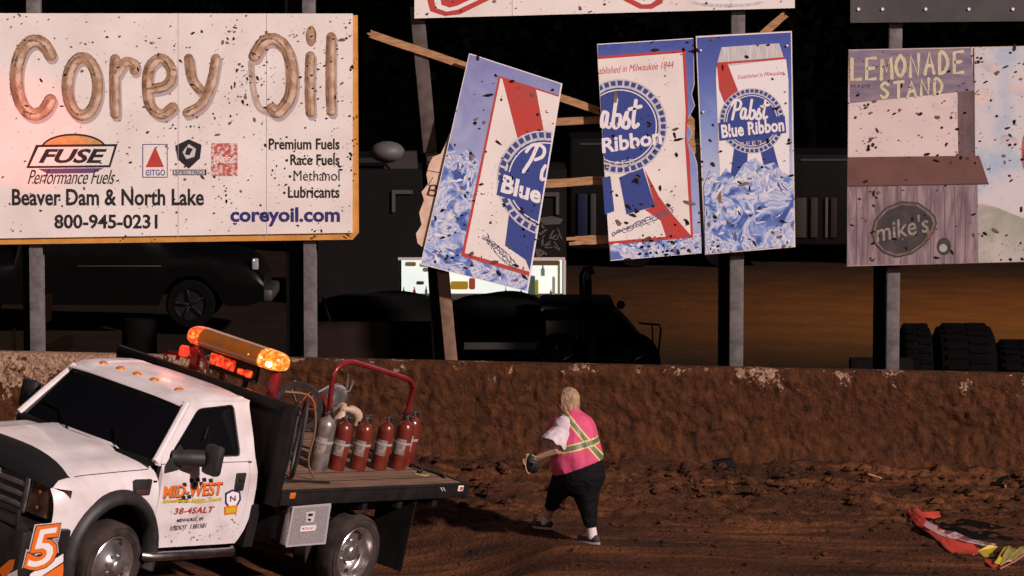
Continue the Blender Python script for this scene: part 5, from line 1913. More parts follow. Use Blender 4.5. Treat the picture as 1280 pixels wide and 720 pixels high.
caps = [(HEAD + Vector((0, 0, 0.02)), 0.098, HEAD + fl * 0.02 + Vector((0, 0, -0.055)), 0.078),
        (HEAD + fl * 0.085 + Vector((0, 0, -0.03)), 0.018, HEAD + fl * 0.105 + Vector((0, 0, -0.04)), 0.013),
        (HEAD + fl * 0.06 + Vector((0, 0, -0.095)), 0.035, HEAD + fl * 0.03 + Vector((0, 0, -0.09)), 0.05),
        (HEAD + Vector((0, 0, -0.05)), 0.065, NECK - Vector((0, 0, 0.02)), 0.075),
        (NECK - Vector((0, 0, 0.02)), 0.09, CH, 0.175), (CH, 0.175, HIP, 0.20),
        (SHL, 0.075, ELL, 0.058), (ELL, 0.056, WRL, 0.032), (SHR, 0.075, ELR, 0.058), (ELR, 0.056, WRR, 0.032),
        (HL, 0.14, KL, 0.078), (KL, 0.072, lk_(KL, AL, 0.35), 0.058), (lk_(KL, AL, 0.35), 0.058, AL, 0.046), (HR, 0.145, KR, 0.085), (KR, 0.078, lk_(KR, AR_, 0.5), 0.056), (lk_(KR, AR_, 0.5), 0.056, AR_, 0.048),
        (AL, 0.048, AL + fl * 0.12 - Vector((0, 0, 0.05)), 0.035), (AR_, 0.05, AR_ + fl * 0.12 - Vector((0, 0, 0.045)), 0.035)] + hd1 + hd2
for s in (1, -1):
    ear = HEAD + sd_ * (0.092 * s) + Vector((0, 0, -0.02))
    caps.append((ear, 0.016, ear + Vector((0, 0, 0.03)), 0.018))
body = put('body', blob_mesh(caps, 0.0085, 3), skin_m, woman, wbase)
for s in (1, -1):
    mb = MB()
    mb.sphere(HEAD + fl * 0.082 + sd_ * (0.032 * s) + Vector((0, 0, 0.0)), 0.013, 0, 10, 8)
    o = mb.build('eye', mat('eye_white', (0.6, 0.58, 0.55), 0.2), None)
    o.parent = woman; o.data.transform(Matrix.Translation(-wbase))
mb = MB()
mb.tube([HEAD + fl * 0.094 + sd_ * 0.022 + Vector((0, 0, -0.075)), HEAD + fl * 0.102 + Vector((0, 0, -0.074)), HEAD + fl * 0.094 - sd_ * 0.022 + Vector((0, 0, -0.075))], 0.006, 6)
o = mb.build('lips', mat('lips', (0.38, 0.12, 0.10), 0.4), None)
o.parent = woman; o.data.transform(Matrix.Translation(-wbase))
# leggings
lk = lambda a, b, t: a.lerp(b, t)
caps = [(HIP + Vector((0, 0, 0.06)), 0.235, HIP - Vector((0, 0, 0.02)), 0.25), (HIP - fl * 0.06 + Vector((0, 0, -0.02)), 0.225, HIP - fl * 0.05 + Vector((0, 0, -0.1)), 0.19),
        (HL, 0.172, KL, 0.102), (KL, 0.100, lk(KL, AL, 0.45), 0.070), (HR, 0.180, KR, 0.110), (KR, 0.108, lk(KR, AR_, 0.62), 0.070), (HIP, 0.22, CH.lerp(HIP, 0.75), 0.20)]
put('leggings', blob_mesh(caps, 0.010, 5, 0.006, 6.0, (1, 1, 2.2)), pants, woman, wbase)
# t-shirt with wide sleeves
sl_end = J(691, 556, -0.12)
caps = [(SHL + Vector((0.03, 0.03, 0.0)), 0.088, sl_end, 0.135), (SHR, 0.095, lk(SHR, ELR, 0.9), 0.12), (SHL, 0.10, SHR, 0.10), (NECK - Vector((0, 0, 0.03)), 0.105, CH, 0.20)]
tm = blob_mesh(caps, 0.009, 4, 0.010, 7.0, (1.2, 1.2, 0.8))
bm = bmesh.new(); bm.from_mesh(tm)
kill = []
for f in bm.faces:
    c = f.calc_center_median()
    for a_, b_, k_ in ((SHL, sl_end, 0.98), (SHR, lk(SHR, ELR, 0.9), 0.98)):
        dd = (b_ - a_)
        t_ = (c - a_).dot(dd) / dd.length_squared
        wob = 0.03 * math.sin(c.x * 60 + c.y * 45)
        if t_ > k_ + wob and (c - (a_ + dd * t_)).length < 0.17 and (c - CH).length > 0.215:
            kill.append(f)
            break
bmesh.ops.delete(bm, geom=kill, context='FACES')
bm.to_mesh(tm); bm.free()
t_o = put('tshirt', tm, shirt, woman, wbase)
so_ = t_o.modifiers.new('thick', 'SOLIDIFY')
so_.thickness = 0.008
so_.offset = -1
# vest: torso shell with lime edged reflective bands
VB = J(722, 573, 0.05)
caps = [(NECK - Vector((0, 0, 0.055)) - fl * 0.02, 0.125, CH - fl * 0.02, 0.225), (CH - fl * 0.02, 0.225, VB, 0.262), (VB, 0.262, VB - Vector((0.012, 0, 0.035)), 0.262),
        (CH + fl * 0.07, 0.20, VB + fl * 0.06, 0.22), (SHL - fl * 0.03 + Vector((0.045, 0.04, 0.02)), 0.085, SHR - Vector((0.03, 0.03, -0.0)), 0.085)]
vm = blob_mesh(caps, 0.0085, 5, 0.013, 3.6, (1.6, 1.6, 0.8))
bm = bmesh.new()
bm.from_mesh(vm)
def toloc(p):
    """position across her back as the photograph draws it, used only to lay out the bands"""
    q = p - VB
    return q
axis_up = (NECK - VB).normalized()
band_n = Vector((0.30, -0.0, 0.95)).normalized()          # the waist band is tipped with her lean
hem_n = Vector((-0.36, 0.05, 1.0)).normalized()
hem_d = hem_n.dot(J(723, 584.5, 0) - VB)
Dl = []
pa, pb_ = J(708, 519, 0), J(752.5, 572, 0)
dn = Vector((-(pb_ - pa).z, 0, (pb_ - pa).x)).normalized()
bp1, bp2 = J(689, 563.5, 0), J(746, 550, 0)
bn = Vector((-(bp2 - bp1).z, 0, (bp2 - bp1).x)).normalized()
kill = []
for f in bm.faces:
    c = f.calc_center_median()
    if hem_n.dot(c - VB) < hem_d:
        kill.append(f)
        continue
    # arm hole
    a1 = abs(bn.dot(c - bp1)) / pxm(1)
    a2 = abs(dn.dot(c - pa)) / pxm(1)
    f.material_index = 0
    if a1 < 4.6:
        f.material_index = 2 if a1 < 2.9 else 1
    elif a2 < 4.2:
        f.material_index = 2 if a2 < 2.5 else 1
bmesh.ops.delete(bm, geom=kill, context='FACES')
bm.to_mesh(vm)
bm.free()
v_o = put('safety_vest', vm, [pink, lime, reflect_m], woman, wbase)
so_ = v_o.modifiers.new('thick', 'SOLIDIFY')
so_.thickness = 0.012
so_.offset = -1
# hair: short bob, darker towards the face
back = -fl
caps = [(HEAD + Vector((0, 0, 0.03)) + back * 0.012, 0.120, HEAD + back * 0.03 + Vector((0.0, 0, -0.04)), 0.102), (HEAD + back * 0.05 + Vector((0, 0, -0.02)), 0.088, HEAD + back * 0.055 + Vector((0, 0, -0.075)), 0.070)]
for s in (1, -1):
    caps.append((HEAD + sd_ * (0.075 * s) + Vector((0, 0, 0.03)), 0.05, HEAD + sd_ * (0.085 * s) + back * 0.02 + Vector((0, 0, -0.075)), 0.036))
rdh = random.Random(4)
for k in range(70):
    a = rdh.uniform(-2.2, 2.2)
    dirn = back * math.cos(a) + sd_ * math.sin(a)
    p0 = HEAD + dirn * 0.085 + Vector((0, 0, rdh.uniform(0.02, 0.07)))
    p1 = HEAD + dirn * rdh.uniform(0.105, 0.122) + Vector((0, 0, rdh.uniform(-0.085, -0.035)))
    caps.append((p0, 0.018, p1, 0.007))
hm = blob_mesh(caps, 0.0075, 2)
bm = bmesh.new(); bm.from_mesh(hm)
kill = []
for f in bm.faces:
    c = f.calc_center_median() - HEAD
    if c.dot(fl) > 0.055 and c.z < 0.055:
        kill.append(f)
    f.material_index = 1 if c.dot(fl) > -0.005 else 0
bmesh.ops.delete(bm, geom=kill, context='FACES')
bm.to_mesh(hm); bm.free()
put('hair', hm, [hair_m, hair_d], woman, wbase)
# socks and shoes
for A, nm in ((AL, 0), (AR_, 1)):
    K = (KL, KR)[nm]
    put('sock', blob_mesh([(A + (K - A).normalized() * 0.06, 0.052, A - Vector((0, 0, 0.02)), 0.056)], 0.008, 2), sock_m, woman, wbase)
    toe = A + fl * 0.155 - Vector((0, 0, 0.055))
    g0, g1 = gz(A.x, A.y), gz(toe.x, toe.y)
    heel = A - fl * 0.045 - Vector((0, 0, 0.045))
    sh = put('shoe', blob_mesh([(heel, 0.046, A + fl * 0.05 - Vector((0, 0, 0.035)), 0.048), (A + fl * 0.05 - Vector((0, 0, 0.035)), 0.046, toe, 0.036)], 0.008, 3), shoe_m, woman, wbase)
    mb = MB()
    ol = []
    for i in range(16):
        t = 2 * math.pi * i / 16
        ol.append(A + fl * (0.055 + 0.155 * math.cos(t)) + sd_ * (0.048 * math.sin(t)) - Vector((0, 0, 0.097 - 0.0 * i)))
    mb.prism(ol, (0, 0, 0.022))
    q = mb.build('sole', sole_m, None)
    q.parent = sh
    q.data.transform(Matrix.Translation(-wbase))
# dark scrap in her hand
sc_c = J(664.5, 579, -0.02)
mb = MB()
rows = []
for i in range(9):
    row = []
    for k in range(14):
        a = 2 * math.pi * k / 14
        t = i / 8
        r = 0.085 * math.sin(math.pi * (0.05 + 0.9 * t)) * (1 + 0.18 * math.sin(3 * a + i))
        row.append(sc_c + Vector((r * math.cos(a) * 0.95, (t - 0.5) * 0.16, r * math.sin(a) * 1.25)))
    rows.append(row)
mb.grid(rows, closed=True)
o = thing('glove', 'crumpled black glove with a pale rim, held out in the hand of the person', 'glove', sc_c)
mb.build('glove_body', mat('black_leather', (0.008, 0.007, 0.008), 0.7), o)
mb = MB()
mb.tube([sc_c + Vector((-0.065 + 0.05 * (1 - math.sin(R(a))) , -0.06, 0.105 * math.cos(R(a)))) for a in range(10, 171, 16)], 0.007, 6)
mb.tube([sc_c + Vector((0.0, -0.05, 0.09)), sc_c + Vector((0.07, -0.04, 0.06)), WRL + Vector((0, -0.03, 0.0)), ELL + Vector((0, -0.05, -0.03))], 0.006, 6, smooth=3)
mb.build('rim_cord', mat('tan_cord', (0.35, 0.25, 0.10), 0.7), o)

# ------------------------------------------------------------------ torn racing body panel and small debris
g = ground_at(1200, 672, True)
pr = mat('red_body_panel', (0.50, 0.050, 0.028), 0.4, c2=(0.20, 0.035, 0.018), scale=5, detail=9, lo=0.48, hi=0.72, coat=0.3)
pk = mat('black_body_panel', (0.004, 0.0035, 0.004), 0.6, spec=0.12)
pw = mat('scuffed_white_panel', (0.55, 0.42, 0.42), 0.4, c2=(0.16, 0.05, 0.05), scale=10, lo=0.42, hi=0.60, stretch=(1, 1, 1))
pyel = mat('yellow_body_panel', (0.50, 0.38, 0.02), 0.4, c2=(0.40, 0.28, 0.02), scale=6)
yd = mat('dark_yellow_panel', (0.22, 0.17, 0.05), 0.5)
e = thing('race_car_panel', 'torn red, black and yellow race car body panel lying on the dirt', 'car panel', g)
def GP(px, py, h):
    p = ground_at(px, py, True)
    return p + Vector((0, 0, h))
def sheet(pts, hs, name, m, th=0.006):
    mb = MB()
    mb.prism([GP(x, y, h) for (x, y), h in zip(pts, hs)], (0, 0.002, th))
    return mb.build(name, m, e, smooth=False)
def lifted(px, py, ref_py, ):
    """a point seen at (px, py) standing above the ground seen at (px, ref_py)"""
    q = ground_at(px, ref_py, True)
    return at(px, py, q.y)
def sheet3(pts, name, m, off=(0, 0.01, 0.008)):
    mb = MB()
    mb.prism([lifted(*p) for p in pts], off)
    return mb.build(name, m, e, smooth=False)
def curled(top, bot, name, m, bulge=0.05, n=26, k=8, seed=1):
    r = random.Random(seed)
    T = catmull([Vector(p) for p in top], 8)
    B = catmull([Vector(p) for p in bot], 8)
    rows = []
    for i in range(n + 1):
        t = i / n
        a, b = T[int(t * (len(T) - 1))], B[int(t * (len(B) - 1))]
        row = []
        for j in range(k + 1):
            u = j / k
            p = a.lerp(b, u)
            q = lifted(p.x + r.uniform(-.35, .35) * (u in (0, 1)), p.y + r.uniform(-.5, .5) * (u in (0, 1)), p.z)
            q.y -= bulge * math.sin(math.pi * u) * (0.7 + 0.5 * math.sin(5 * t + 1)) + 0.012 * math.sin(17 * t + 6 * u)
            q.z += 0.012 * math.sin(11 * t + 3 * u)
            row.append(q)
        rows.append(row)
    mb = MB()
    mb.grid(rows)
    o_ = mb.build(name, m, e, angle=50)
    sm_ = o_.modifiers.new('thick', 'SOLIDIFY')
    sm_.thickness = 0.006
    return o_
curled([(1141, 635.5, 645), (1157, 649, 657), (1180, 661, 670), (1205, 675, 683), (1229, 686, 692)], [(1134, 640, 646), (1148, 658, 663), (1168, 673, 678), (1190, 690, 692), (1216, 696, 697)], 'red_skin', pr, 0.02)
sheet3([(1146, 635.5, 642), (1152, 640, 644), (1170, 641.5, 645), (1174, 640, 645), (1176, 646, 648), (1166, 649, 650), (1152, 646, 650), (1143, 642, 648)], 'curled_lip', pr)
sheet3([(1158, 652, 664), (1172, 659, 669), (1170, 668, 672), (1154, 658, 668)], 'pale_patch', mat('pale_pink_panel', (0.42, 0.22, 0.23), 0.5), (0, -0.012, 0.012))
sheet3([(1166, 666, 672), (1174, 663, 672), (1194, 666, 676), (1216, 676, 684), (1245, 681, 690), (1236, 685, 691), (1205, 678, 686), (1180, 672, 678)], 'scuffed_edge', pw, (0, -0.014, 0.014))
curled([(1152, 646, 648), (1180, 646, 646), (1220, 652, 652), (1300, 668, 668)], [(1160, 658, 661), (1186, 663, 666), (1216, 674, 677), (1300, 684, 684)], 'black_underside', pk, -0.05, 26, 6, 5)
if False: sheet3([(1150, 648, 652), (1176, 645, 646), (1215, 652, 652), (1285, 668, 668), (1300, 684, 684), (1250, 681, 682), (1216, 675, 678), (1190, 664, 668), (1166, 660, 662)], 'black_underside', pk)
sheet3([(1222, 690, 694), (1236, 682, 690), (1247, 684, 690), (1240, 690, 694), (1243, 697, 699), (1230, 697, 699)], 'yellow_tab', pyel, (0, -0.01, 0.01))
sheet3([(1243, 704, 708), (1255, 684, 700), (1260, 683, 700), (1249, 706, 709)], 'yellow_fold', pyel, (0, -0.006, 0.004))
curled([(1259, 683, 700), (1272, 684, 699), (1292, 686, 699)], [(1249, 706, 709), (1262, 703, 707), (1284, 693, 703)], 'yellow_skin', yd, 0.03, 14, 6, 3)
sheet3([(1228, 700, 702), (1244, 700, 703), (1247, 708, 710), (1240, 710, 711)], 'red_scrap', pr)
mb = MB()
mb.tube([lifted(1250, 711, 713), lifted(1268, 702, 707), lifted(1290, 687, 702)], 0.008, 6)
mb.build('edge_strip', mat('pink_edge', (0.40, 0.14, 0.12), 0.5), e)
mb = MB()
for q in ((1139.5, 640, 646.5), (1141.5, 644, 650)):
    p = lifted(*q)
    mb.sphere(p + Vector((0, -0.012, 0.006)), 0.011, 0, 8, 6)
mb.build('fastener_holes', pk, e)
def scrap(px, py, w, h, m, label, name='scrap', cat='debris', seed=1):
    r = random.Random(seed)
    p = ground_at(px, py)
    mb = MB()
    k = 7
    ol = []
    for i in range(k):
        t = 2 * math.pi * i / k
        q = r.uniform(0.6, 1.1)
        ol.append(p + Vector((w * q * math.cos(t), w * 0.3 * math.sin(t), 0.02 + h * q * max(0, math.sin(t)))))
    mb.prism(ol, (0, 0.02, 0.02))
    return tag(mb.build(name, m, origin=p, smooth=False), label, cat)
shiny = mat('crumpled_foil', (0.62, 0.58, 0.58), 0.2, 0.6)
scrap(1253, 608, 0.10, 0.10, pk, 'small black scrap half buried at the wall base near the right edge', seed=2)
scrap(1262, 613, 0.055, 0.03, shiny, 'small shiny crumpled scrap below the black scrap near the right edge', seed=5)
scrap(906, 588, 0.16, 0.15, pk, 'dark torn scrap lying at the foot of the wall right of the person', seed=9)
p = ground_at(1093, 600)
mb = MB()
mb.tube([p + Vector((-0.07, 0, 0.07)), p + Vector((0.0, -0.01, 0.045)), p + Vector((0.08, 0, 0.02))], 0.011, 6)
tag(mb.build('splinter', raw_wood, origin=p), 'pale wood splinter on the mud below the post of the lemonade billboard', 'splinter')

# ------------------------------------------------------------------ behind the wall: dark paddock
nb = dict(spec=0.15)
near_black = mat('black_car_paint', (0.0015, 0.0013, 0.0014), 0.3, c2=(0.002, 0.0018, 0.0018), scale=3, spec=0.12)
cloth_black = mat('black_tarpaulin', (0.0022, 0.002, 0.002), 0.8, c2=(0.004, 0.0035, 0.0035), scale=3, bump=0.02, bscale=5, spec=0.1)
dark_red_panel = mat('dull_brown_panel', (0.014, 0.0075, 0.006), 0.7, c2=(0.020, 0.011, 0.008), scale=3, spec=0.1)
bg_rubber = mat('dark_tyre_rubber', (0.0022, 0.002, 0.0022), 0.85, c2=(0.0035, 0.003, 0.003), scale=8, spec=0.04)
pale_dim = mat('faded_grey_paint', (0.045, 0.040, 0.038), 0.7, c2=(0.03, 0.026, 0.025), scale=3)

def bg_wheel(parent, c, r, w, rim_m):
    mb = MB()
    mb.lathe([(r * 0.62, -w / 2), (r * 0.92, -w / 2), (r, -w * 0.36), (r, w * 0.36), (r * 0.92, w / 2), (r * 0.64, w / 2)], c, (0, -1, 0), 30)
    wh = mb.build('wheel', bg_rubber, parent)
    mb = MB()
    mb.lathe([(r * 0.66, w * 0.50), (r * 0.62, w * 0.42), (r * 0.58, w * 0.30), (0.0001, w * 0.28)], c, (0, -1, 0), 26)
    for i in range(5):
        t = 2 * math.pi * i / 5 + 0.5
        d = Vector((math.cos(t), 0, math.sin(t)))
        mb.beam(Vector(c) + d * r * 0.1 + Vector((0, -w * 0.40, 0)), Vector(c) + d * r * 0.62 + Vector((0, -w * 0.42, 0)), 0.03, 0.075, (0, 1, 0), bev=0.008)
    mb.build('rim', rim_m, wh)
    return wh

def side_car(name, label, cat, base, prof_low, prof_top, width, wheels, m, rim_m, group=None, rake=0.0):
    """vehicle seen from its side; profiles are (x along the car, z) from its base"""
    e = thing(name, label, cat, base, group)
    mb = MB()
    xs_ = np.linspace(prof_low[0][0], prof_low[-1][0], 40)
    rows = []
    for x in xs_:
        zb = float(np.interp(x, [p[0] for p in prof_low], [p[1] for p in prof_low]))
        zt = float(np.interp(x, [p[0] for p in prof_top], [p[1] for p in prof_top]))
        for cx_, r in wheels:
            d = (r * 1.18) ** 2 - (x - cx_) ** 2
            if d > 0:
                zb = max(zb, r + math.sqrt(d))
        zt = max(zt, zb + 0.02)
        row = []
        for k, (fy, fz) in enumerate(((-1.0, 0.0), (-1.0, 0.35), (-1.0, 0.62), (-0.96, 0.78), (-0.86, 0.93), (-0.70, 1.0), (0.70, 1.0), (0.86, 0.93), (0.96, 0.78), (1.0, 0.35), (1.0, 0.0))):
            row.append(Vector(base) + Vector((x, fy * width / 2, zb + (zt - zb) * fz)))
        rows.append(row)
    mb.grid(rows)
    mb.add(rows[0], [list(range(len(rows[0])))]); mb.add(rows[-1], [list(range(len(rows[0])))[::-1]])
    mb.build('body', m, e, angle=30)
    for cx_, r in wheels:
        bg_wheel(e, Vector(base) + Vector((cx_, -width / 2 + 0.13, r)), r, 0.24, rim_m)
        bg_wheel(e, Vector(base) + Vector((cx_, width / 2 - 0.13, r)), r, 0.24, rim_m)
    return e
rim_bg = mat('dark_alloy_rim', (0.03, 0.03, 0.032), 0.3, 0.8)
# pickup at the left
b = at(245, 404, 56.0)
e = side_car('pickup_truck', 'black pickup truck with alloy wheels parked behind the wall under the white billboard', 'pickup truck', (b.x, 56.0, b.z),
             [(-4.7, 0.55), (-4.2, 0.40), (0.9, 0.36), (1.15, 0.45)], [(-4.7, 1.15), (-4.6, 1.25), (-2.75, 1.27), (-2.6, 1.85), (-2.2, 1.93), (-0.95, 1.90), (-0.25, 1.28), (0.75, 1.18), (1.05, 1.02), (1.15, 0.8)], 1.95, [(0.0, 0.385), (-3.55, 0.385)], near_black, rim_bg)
mb = MB()
p = at(319, 330, 55.05)
mb.box(p - Vector((0.05, 0.02, 0.09)), p + Vector((0.05, 0.03, 0.09)), bev=0.02)
mb.build('headlight', mat('bright_headlight_glass', (0.6, 0.6, 0.62), 0.1, 0.6), e)
mb = MB()
p0 = Vector((b.x, 55.0, b.z))
mb.box(p0 + Vector((-1.75, -0.005, 0.98)), p0 + Vector((-0.45, 0.02, 1.0)), bev=0.004)
mb.box(p0 + Vector((1.05, 0.1, 0.42)), p0 + Vector((1.28, 1.8, 0.62)), bev=0.05)
mb.build('trim', trim_black, e)

# two covered stock cars close behind the wall
def hulk(x0, x1, topy, label, Y, bump):
    a, c = at(x0, topy + 2, Y + 1.3), at(x1, topy + 2, Y + 1.3)
    base = Vector(((a.x + c.x) / 2, Y, LOT_Z))
    e = thing('covered_car', label, 'covered car', base, 'black covered cars behind the wall')
    mb = MB()
    w = c.x - a.x
    rows = []
    for i in range(25):
        t = i / 24
        row = []
        sh = math.sin(math.pi * min(max((t - 0.02) / 0.96, 0), 1)) ** bump
        zt = LOT_Z + 0.5 + (a.z - LOT_Z - 0.5) * sh
        for fy, fz in ((-1.05, 0), (-1.0, 0.3), (-0.97, 0.6), (-0.85, 0.88), (-0.5, 0.99), (0, 1), (0.5, 0.99), (0.9, 0.85), (1, 0.4), (1.05, 0)):
            row.append(Vector((a.x + w * t, Y + 0.85 * fy + 0.85, LOT_Z + (zt - LOT_Z) * fz + 0.02 * math.sin(9 * t + 4 * fy))))
        rows.append(row)
    mb.grid(rows)
    mb.build('cover', cloth_black, e)
    for k in (0.18, 0.80):
        bg_wheel(e, Vector((a.x + w * k, Y - 0.06, LOT_Z + 0.33)), 0.33, 0.22, rim_bg)
    return e, a, c
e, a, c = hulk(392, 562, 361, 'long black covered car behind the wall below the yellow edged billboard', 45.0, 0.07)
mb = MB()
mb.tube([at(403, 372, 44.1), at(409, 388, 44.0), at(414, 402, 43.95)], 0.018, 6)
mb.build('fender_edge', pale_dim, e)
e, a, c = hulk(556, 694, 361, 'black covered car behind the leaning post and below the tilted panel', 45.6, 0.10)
mb = MB()
mb.box(at(580, 428, 44.45), at(690, 437, 44.43) + Vector((0, 0.02, 0)), bev=0.01)
mb.build('side_stripe', mat('dull_grey_stripe', (0.016, 0.014, 0.014), 0.6), e)
mb = MB()
p = at(678, 387, 44.3)
mb.sphere(p, 0.024, 0, 10, 6)
mb.build('lamp_glint', mat('glass_marker', (0.7, 0.7, 0.7), 0.1, 0.6), e)
# brown low board in front of them
mb = MB()
p0, p1 = at(396, 402, 43.4), at(546, 452, 43.4)
mb.box((p0.x, 43.4, LOT_Z + 0.02), (p1.x, 43.46, p0.z), bev=0.01)
o = mb.build('plywood_board', dark_red_panel, origin=(p0.x, 43.4, LOT_Z))
tag(o, 'dull brown board standing on edge in front of the covered cars', 'board')
p = at(542, 418, 43.2)
mb = MB()
mb.beam(at(540, 408, 43.2), at(548, 450, 43.1), 0.03, 0.02, (0, 1, 0))
tag(mb.build('stake', old_wood, origin=at(548, 450, 43.1)), 'thin pale stake leaning left of the broken post', 'stake')

# black utility tractor
UY = 44.5
b = at(745, 450, UY)
e = thing('utility_tractor', 'black utility tractor with an exhaust stack and bent front rail, behind the wall', 'tractor', (b.x, UY, LOT_Z))
mb = MB()
a_, c_ = at(674, 366, UY), at(769, 396, UY)
mb.box((a_.x, UY, c_.z), (c_.x, UY + 1.3, a_.z - 0.13), bev=0.07)
mb.build('cab_roof', near_black, e)
mb = MB()
q0, q1 = at(690, 396, UY), at(762, 396, UY)
for x in (q0.x, q1.x):
    for y in (UY + 0.1, UY + 1.15):
        mb.box((x - 0.04, y - 0.04, LOT_Z + 0.5), (x + 0.04, y + 0.04, c_.z + 0.02))
mb.box((q0.x - 0.1, UY + 0.05, LOT_Z + 0.35), (q1.x + 0.1, UY + 1.25, at(0, 398, UY).z), bev=0.05)
mb.build('cab_frame', near_black, e)
mb = MB()
q2 = at(820, 452, UY)
rows = []
for t in np.linspace(0, 1, 10):
    x = q1.x + (q2.x - q1.x) * t
    z = at(0, 384, UY).z + (at(0, 448, UY).z - at(0, 384, UY).z) * t ** 1.25
    rows.append([Vector((x, UY + 0.1, LOT_Z + 0.3)), Vector((x, UY + 0.1, z - 0.03)), Vector((x, UY + 0.2, z)), Vector((x, UY + 1.0, z)), Vector((x, UY + 1.1, z - 0.03)), Vector((x, UY + 1.1, LOT_Z + 0.3))])
mb.grid(rows)
mb.add(rows[-1], [list(range(6))])
mb.build('bonnet', near_black, e)
mb = MB()
mb.tube([at(732, 372, UY + .5), at(731.5, 345, UY + .5), at(733, 339, UY + .5), at(742, 336.5, UY + .5)], [0.085, 0.085, 0.07, 0.06], 12)
mb.build('exhaust_stack', near_black, e)
mb = MB()
mb.sphere(at(776, 381, UY + 0.2), 0.055, 0, 12, 8)
mb.build('work_lamp', near_black, e)
mb = MB()
mb.tube([at(798, 404, UY - .05), at(824, 406, UY - .05), at(826, 412, UY - .05), at(822, 452, UY - .05)], 0.014, 6)
mb.tube([at(815, 406, UY - .05), at(817, 452, UY - .05)], 0.010, 6)
mb.build('front_rail', pale_dim, e)
for px in (720, 728):
    mb = MB()
    for k in range(7):
        p = at(px + (k % 2) * 1.5, 404 + k * 6, UY - 0.05)
        mb.sphere(p, 0.02, 0, 8, 6, (0.8, 0.8, 1.6))
    mb.build('chrome_spring', mat('dull_chrome', (0.22, 0.15, 0.13), 0.35, 0.8), e)
mb = MB()
mb.box(at(734, 452, UY - 0.02), at(746, 412, UY - 0.0) + Vector((0, 0.05, 0)), bev=0.01)
mb.build('step_plate', pale_dim, e)
for px in (700, 790):
    bg_wheel(e, at(px, 452, UY) + Vector((0, 0.05, 0)), 0.36, 0.3, rim_bg)

# big tyres standing behind the wall at the right
def big_tyre(px0, px1, topy, Y, label):
    a, c = at(px0, topy, Y), at(px1, topy, Y)
    r = (a.z - LOT_Z) / 2
    w = (c.x - a.x)
    e = thing('tractor_tyre', label, 'tyre', ((a.x + c.x) / 2, Y, LOT_Z), 'tractor tyres standing behind the wall')
    mb = MB()
    mb.lathe([(r * 0.5, -w / 2 + 0.05), (r * 0.82, -w / 2), (r * 0.95, -w / 2 + 0.035), (r, -w / 2 + 0.12), (r, w / 2 - 0.12), (r * 0.95, w / 2 - 0.035), (r * 0.82, w / 2), (r * 0.5, w / 2 - 0.05), (r * 0.5, -w / 2 + 0.05)], ((a.x + c.x) / 2, Y, LOT_Z + r), (1, 0, 0), 40)
    for i in range(30):
        t = 2 * math.pi * i / 30
        for s in (-1, 1):
            cc = Vector(((a.x + c.x) / 2 + s * w * 0.19, Y + (r + 0.006) * math.cos(t + s * 0.05), LOT_Z + r + (r + 0.006) * math.sin(t + s * 0.05)))
            rot = Matrix.Rotation(-t + math.pi / 2, 3, 'X').inverted() if False else Matrix.Rotation(t - math.pi / 2, 3, 'X')
            mb.box(cc - Vector((w * 0.17, 0.025, 0.012)), cc + Vector((w * 0.17, 0.025, 0.012)), rot=rot)
    mb.build('casing', bg_rubber, e)
big_tyre(1124, 1164, 406, 43.9, 'dark tractor tyre behind the wall right beside the lemonade billboard post')
big_tyre(1168, 1241, 405.5, 43.8, 'widest dark tractor tyre of the row behind the wall')
big_tyre(1243, 1300, 426, 43.8, 'lowest dark tractor tyre of the row, cut by the right edge')
p0, p1 = at(1064, 450, 42.2), at(1100, 458, 42.2)
mb = MB()
mb.box((p0.x, 42.2, LOT_Z), (p1.x + 0.4, 42.5, p0.z), bev=0.01)
tag(mb.build('timber_stack', black_wood, origin=(p0.x, 42.2, LOT_Z)), 'low dark stack of timber at the foot of the lemonade billboard post', 'timber')

# scraps of plywood left of the pickup
ply_d = mat('dim_plywood', (0.075, 0.036, 0.014), 0.85, c2=(0.10, 0.052, 0.021), scale=4)
for pts, l in (([(56, 368), (66, 366), (64, 400), (56, 405)], 'narrow brown plywood strip upright behind the left sign post'),
               ([(57, 446), (57, 432), (74, 422), (91, 418), (89, 436), (82, 446)], 'broken brown plywood sheet leaning low behind the left sign post'),
               ([(14, 415), (19, 408), (20, 446), (15, 446)], 'pale thin plywood strip at the far left behind the wall')):
    mb = MB()
    mb.prism([at(x, y, 43.6) for x, y in pts], (0, 0.03, 0))
    q = at(pts[0][0], 446, 43.6)
    o = mb.build('plywood_scrap', ply_d, origin=q, smooth=False)
    tag(o, l, 'plywood', 'plywood scraps behind the wall')
def dark_drum(px0, px1, topy, Y, label):
    a, c = at(px0, topy, Y), at(px1, topy, Y)
    mb = MB()
    r = (c.x - a.x) / 2
    mb.lathe([(0.0001, 0), (r, 0), (r, (a.z - LOT_Z) * .5), (r * 1.03, (a.z - LOT_Z) * .52), (r, (a.z - LOT_Z) * .55), (r, a.z - LOT_Z - 0.05), (r * 0.85, a.z - LOT_Z), (0.0001, a.z - LOT_Z)], ((a.x + c.x) / 2, Y, LOT_Z), (0, 0, 1), 24)
    tag(mb.build('oil_drum', bg_rubber, origin=((a.x + c.x) / 2, Y, LOT_Z)), label, 'drum')
dark_drum(152, 196, 398, 44.2, 'black drum behind the wall just left of the light bar')

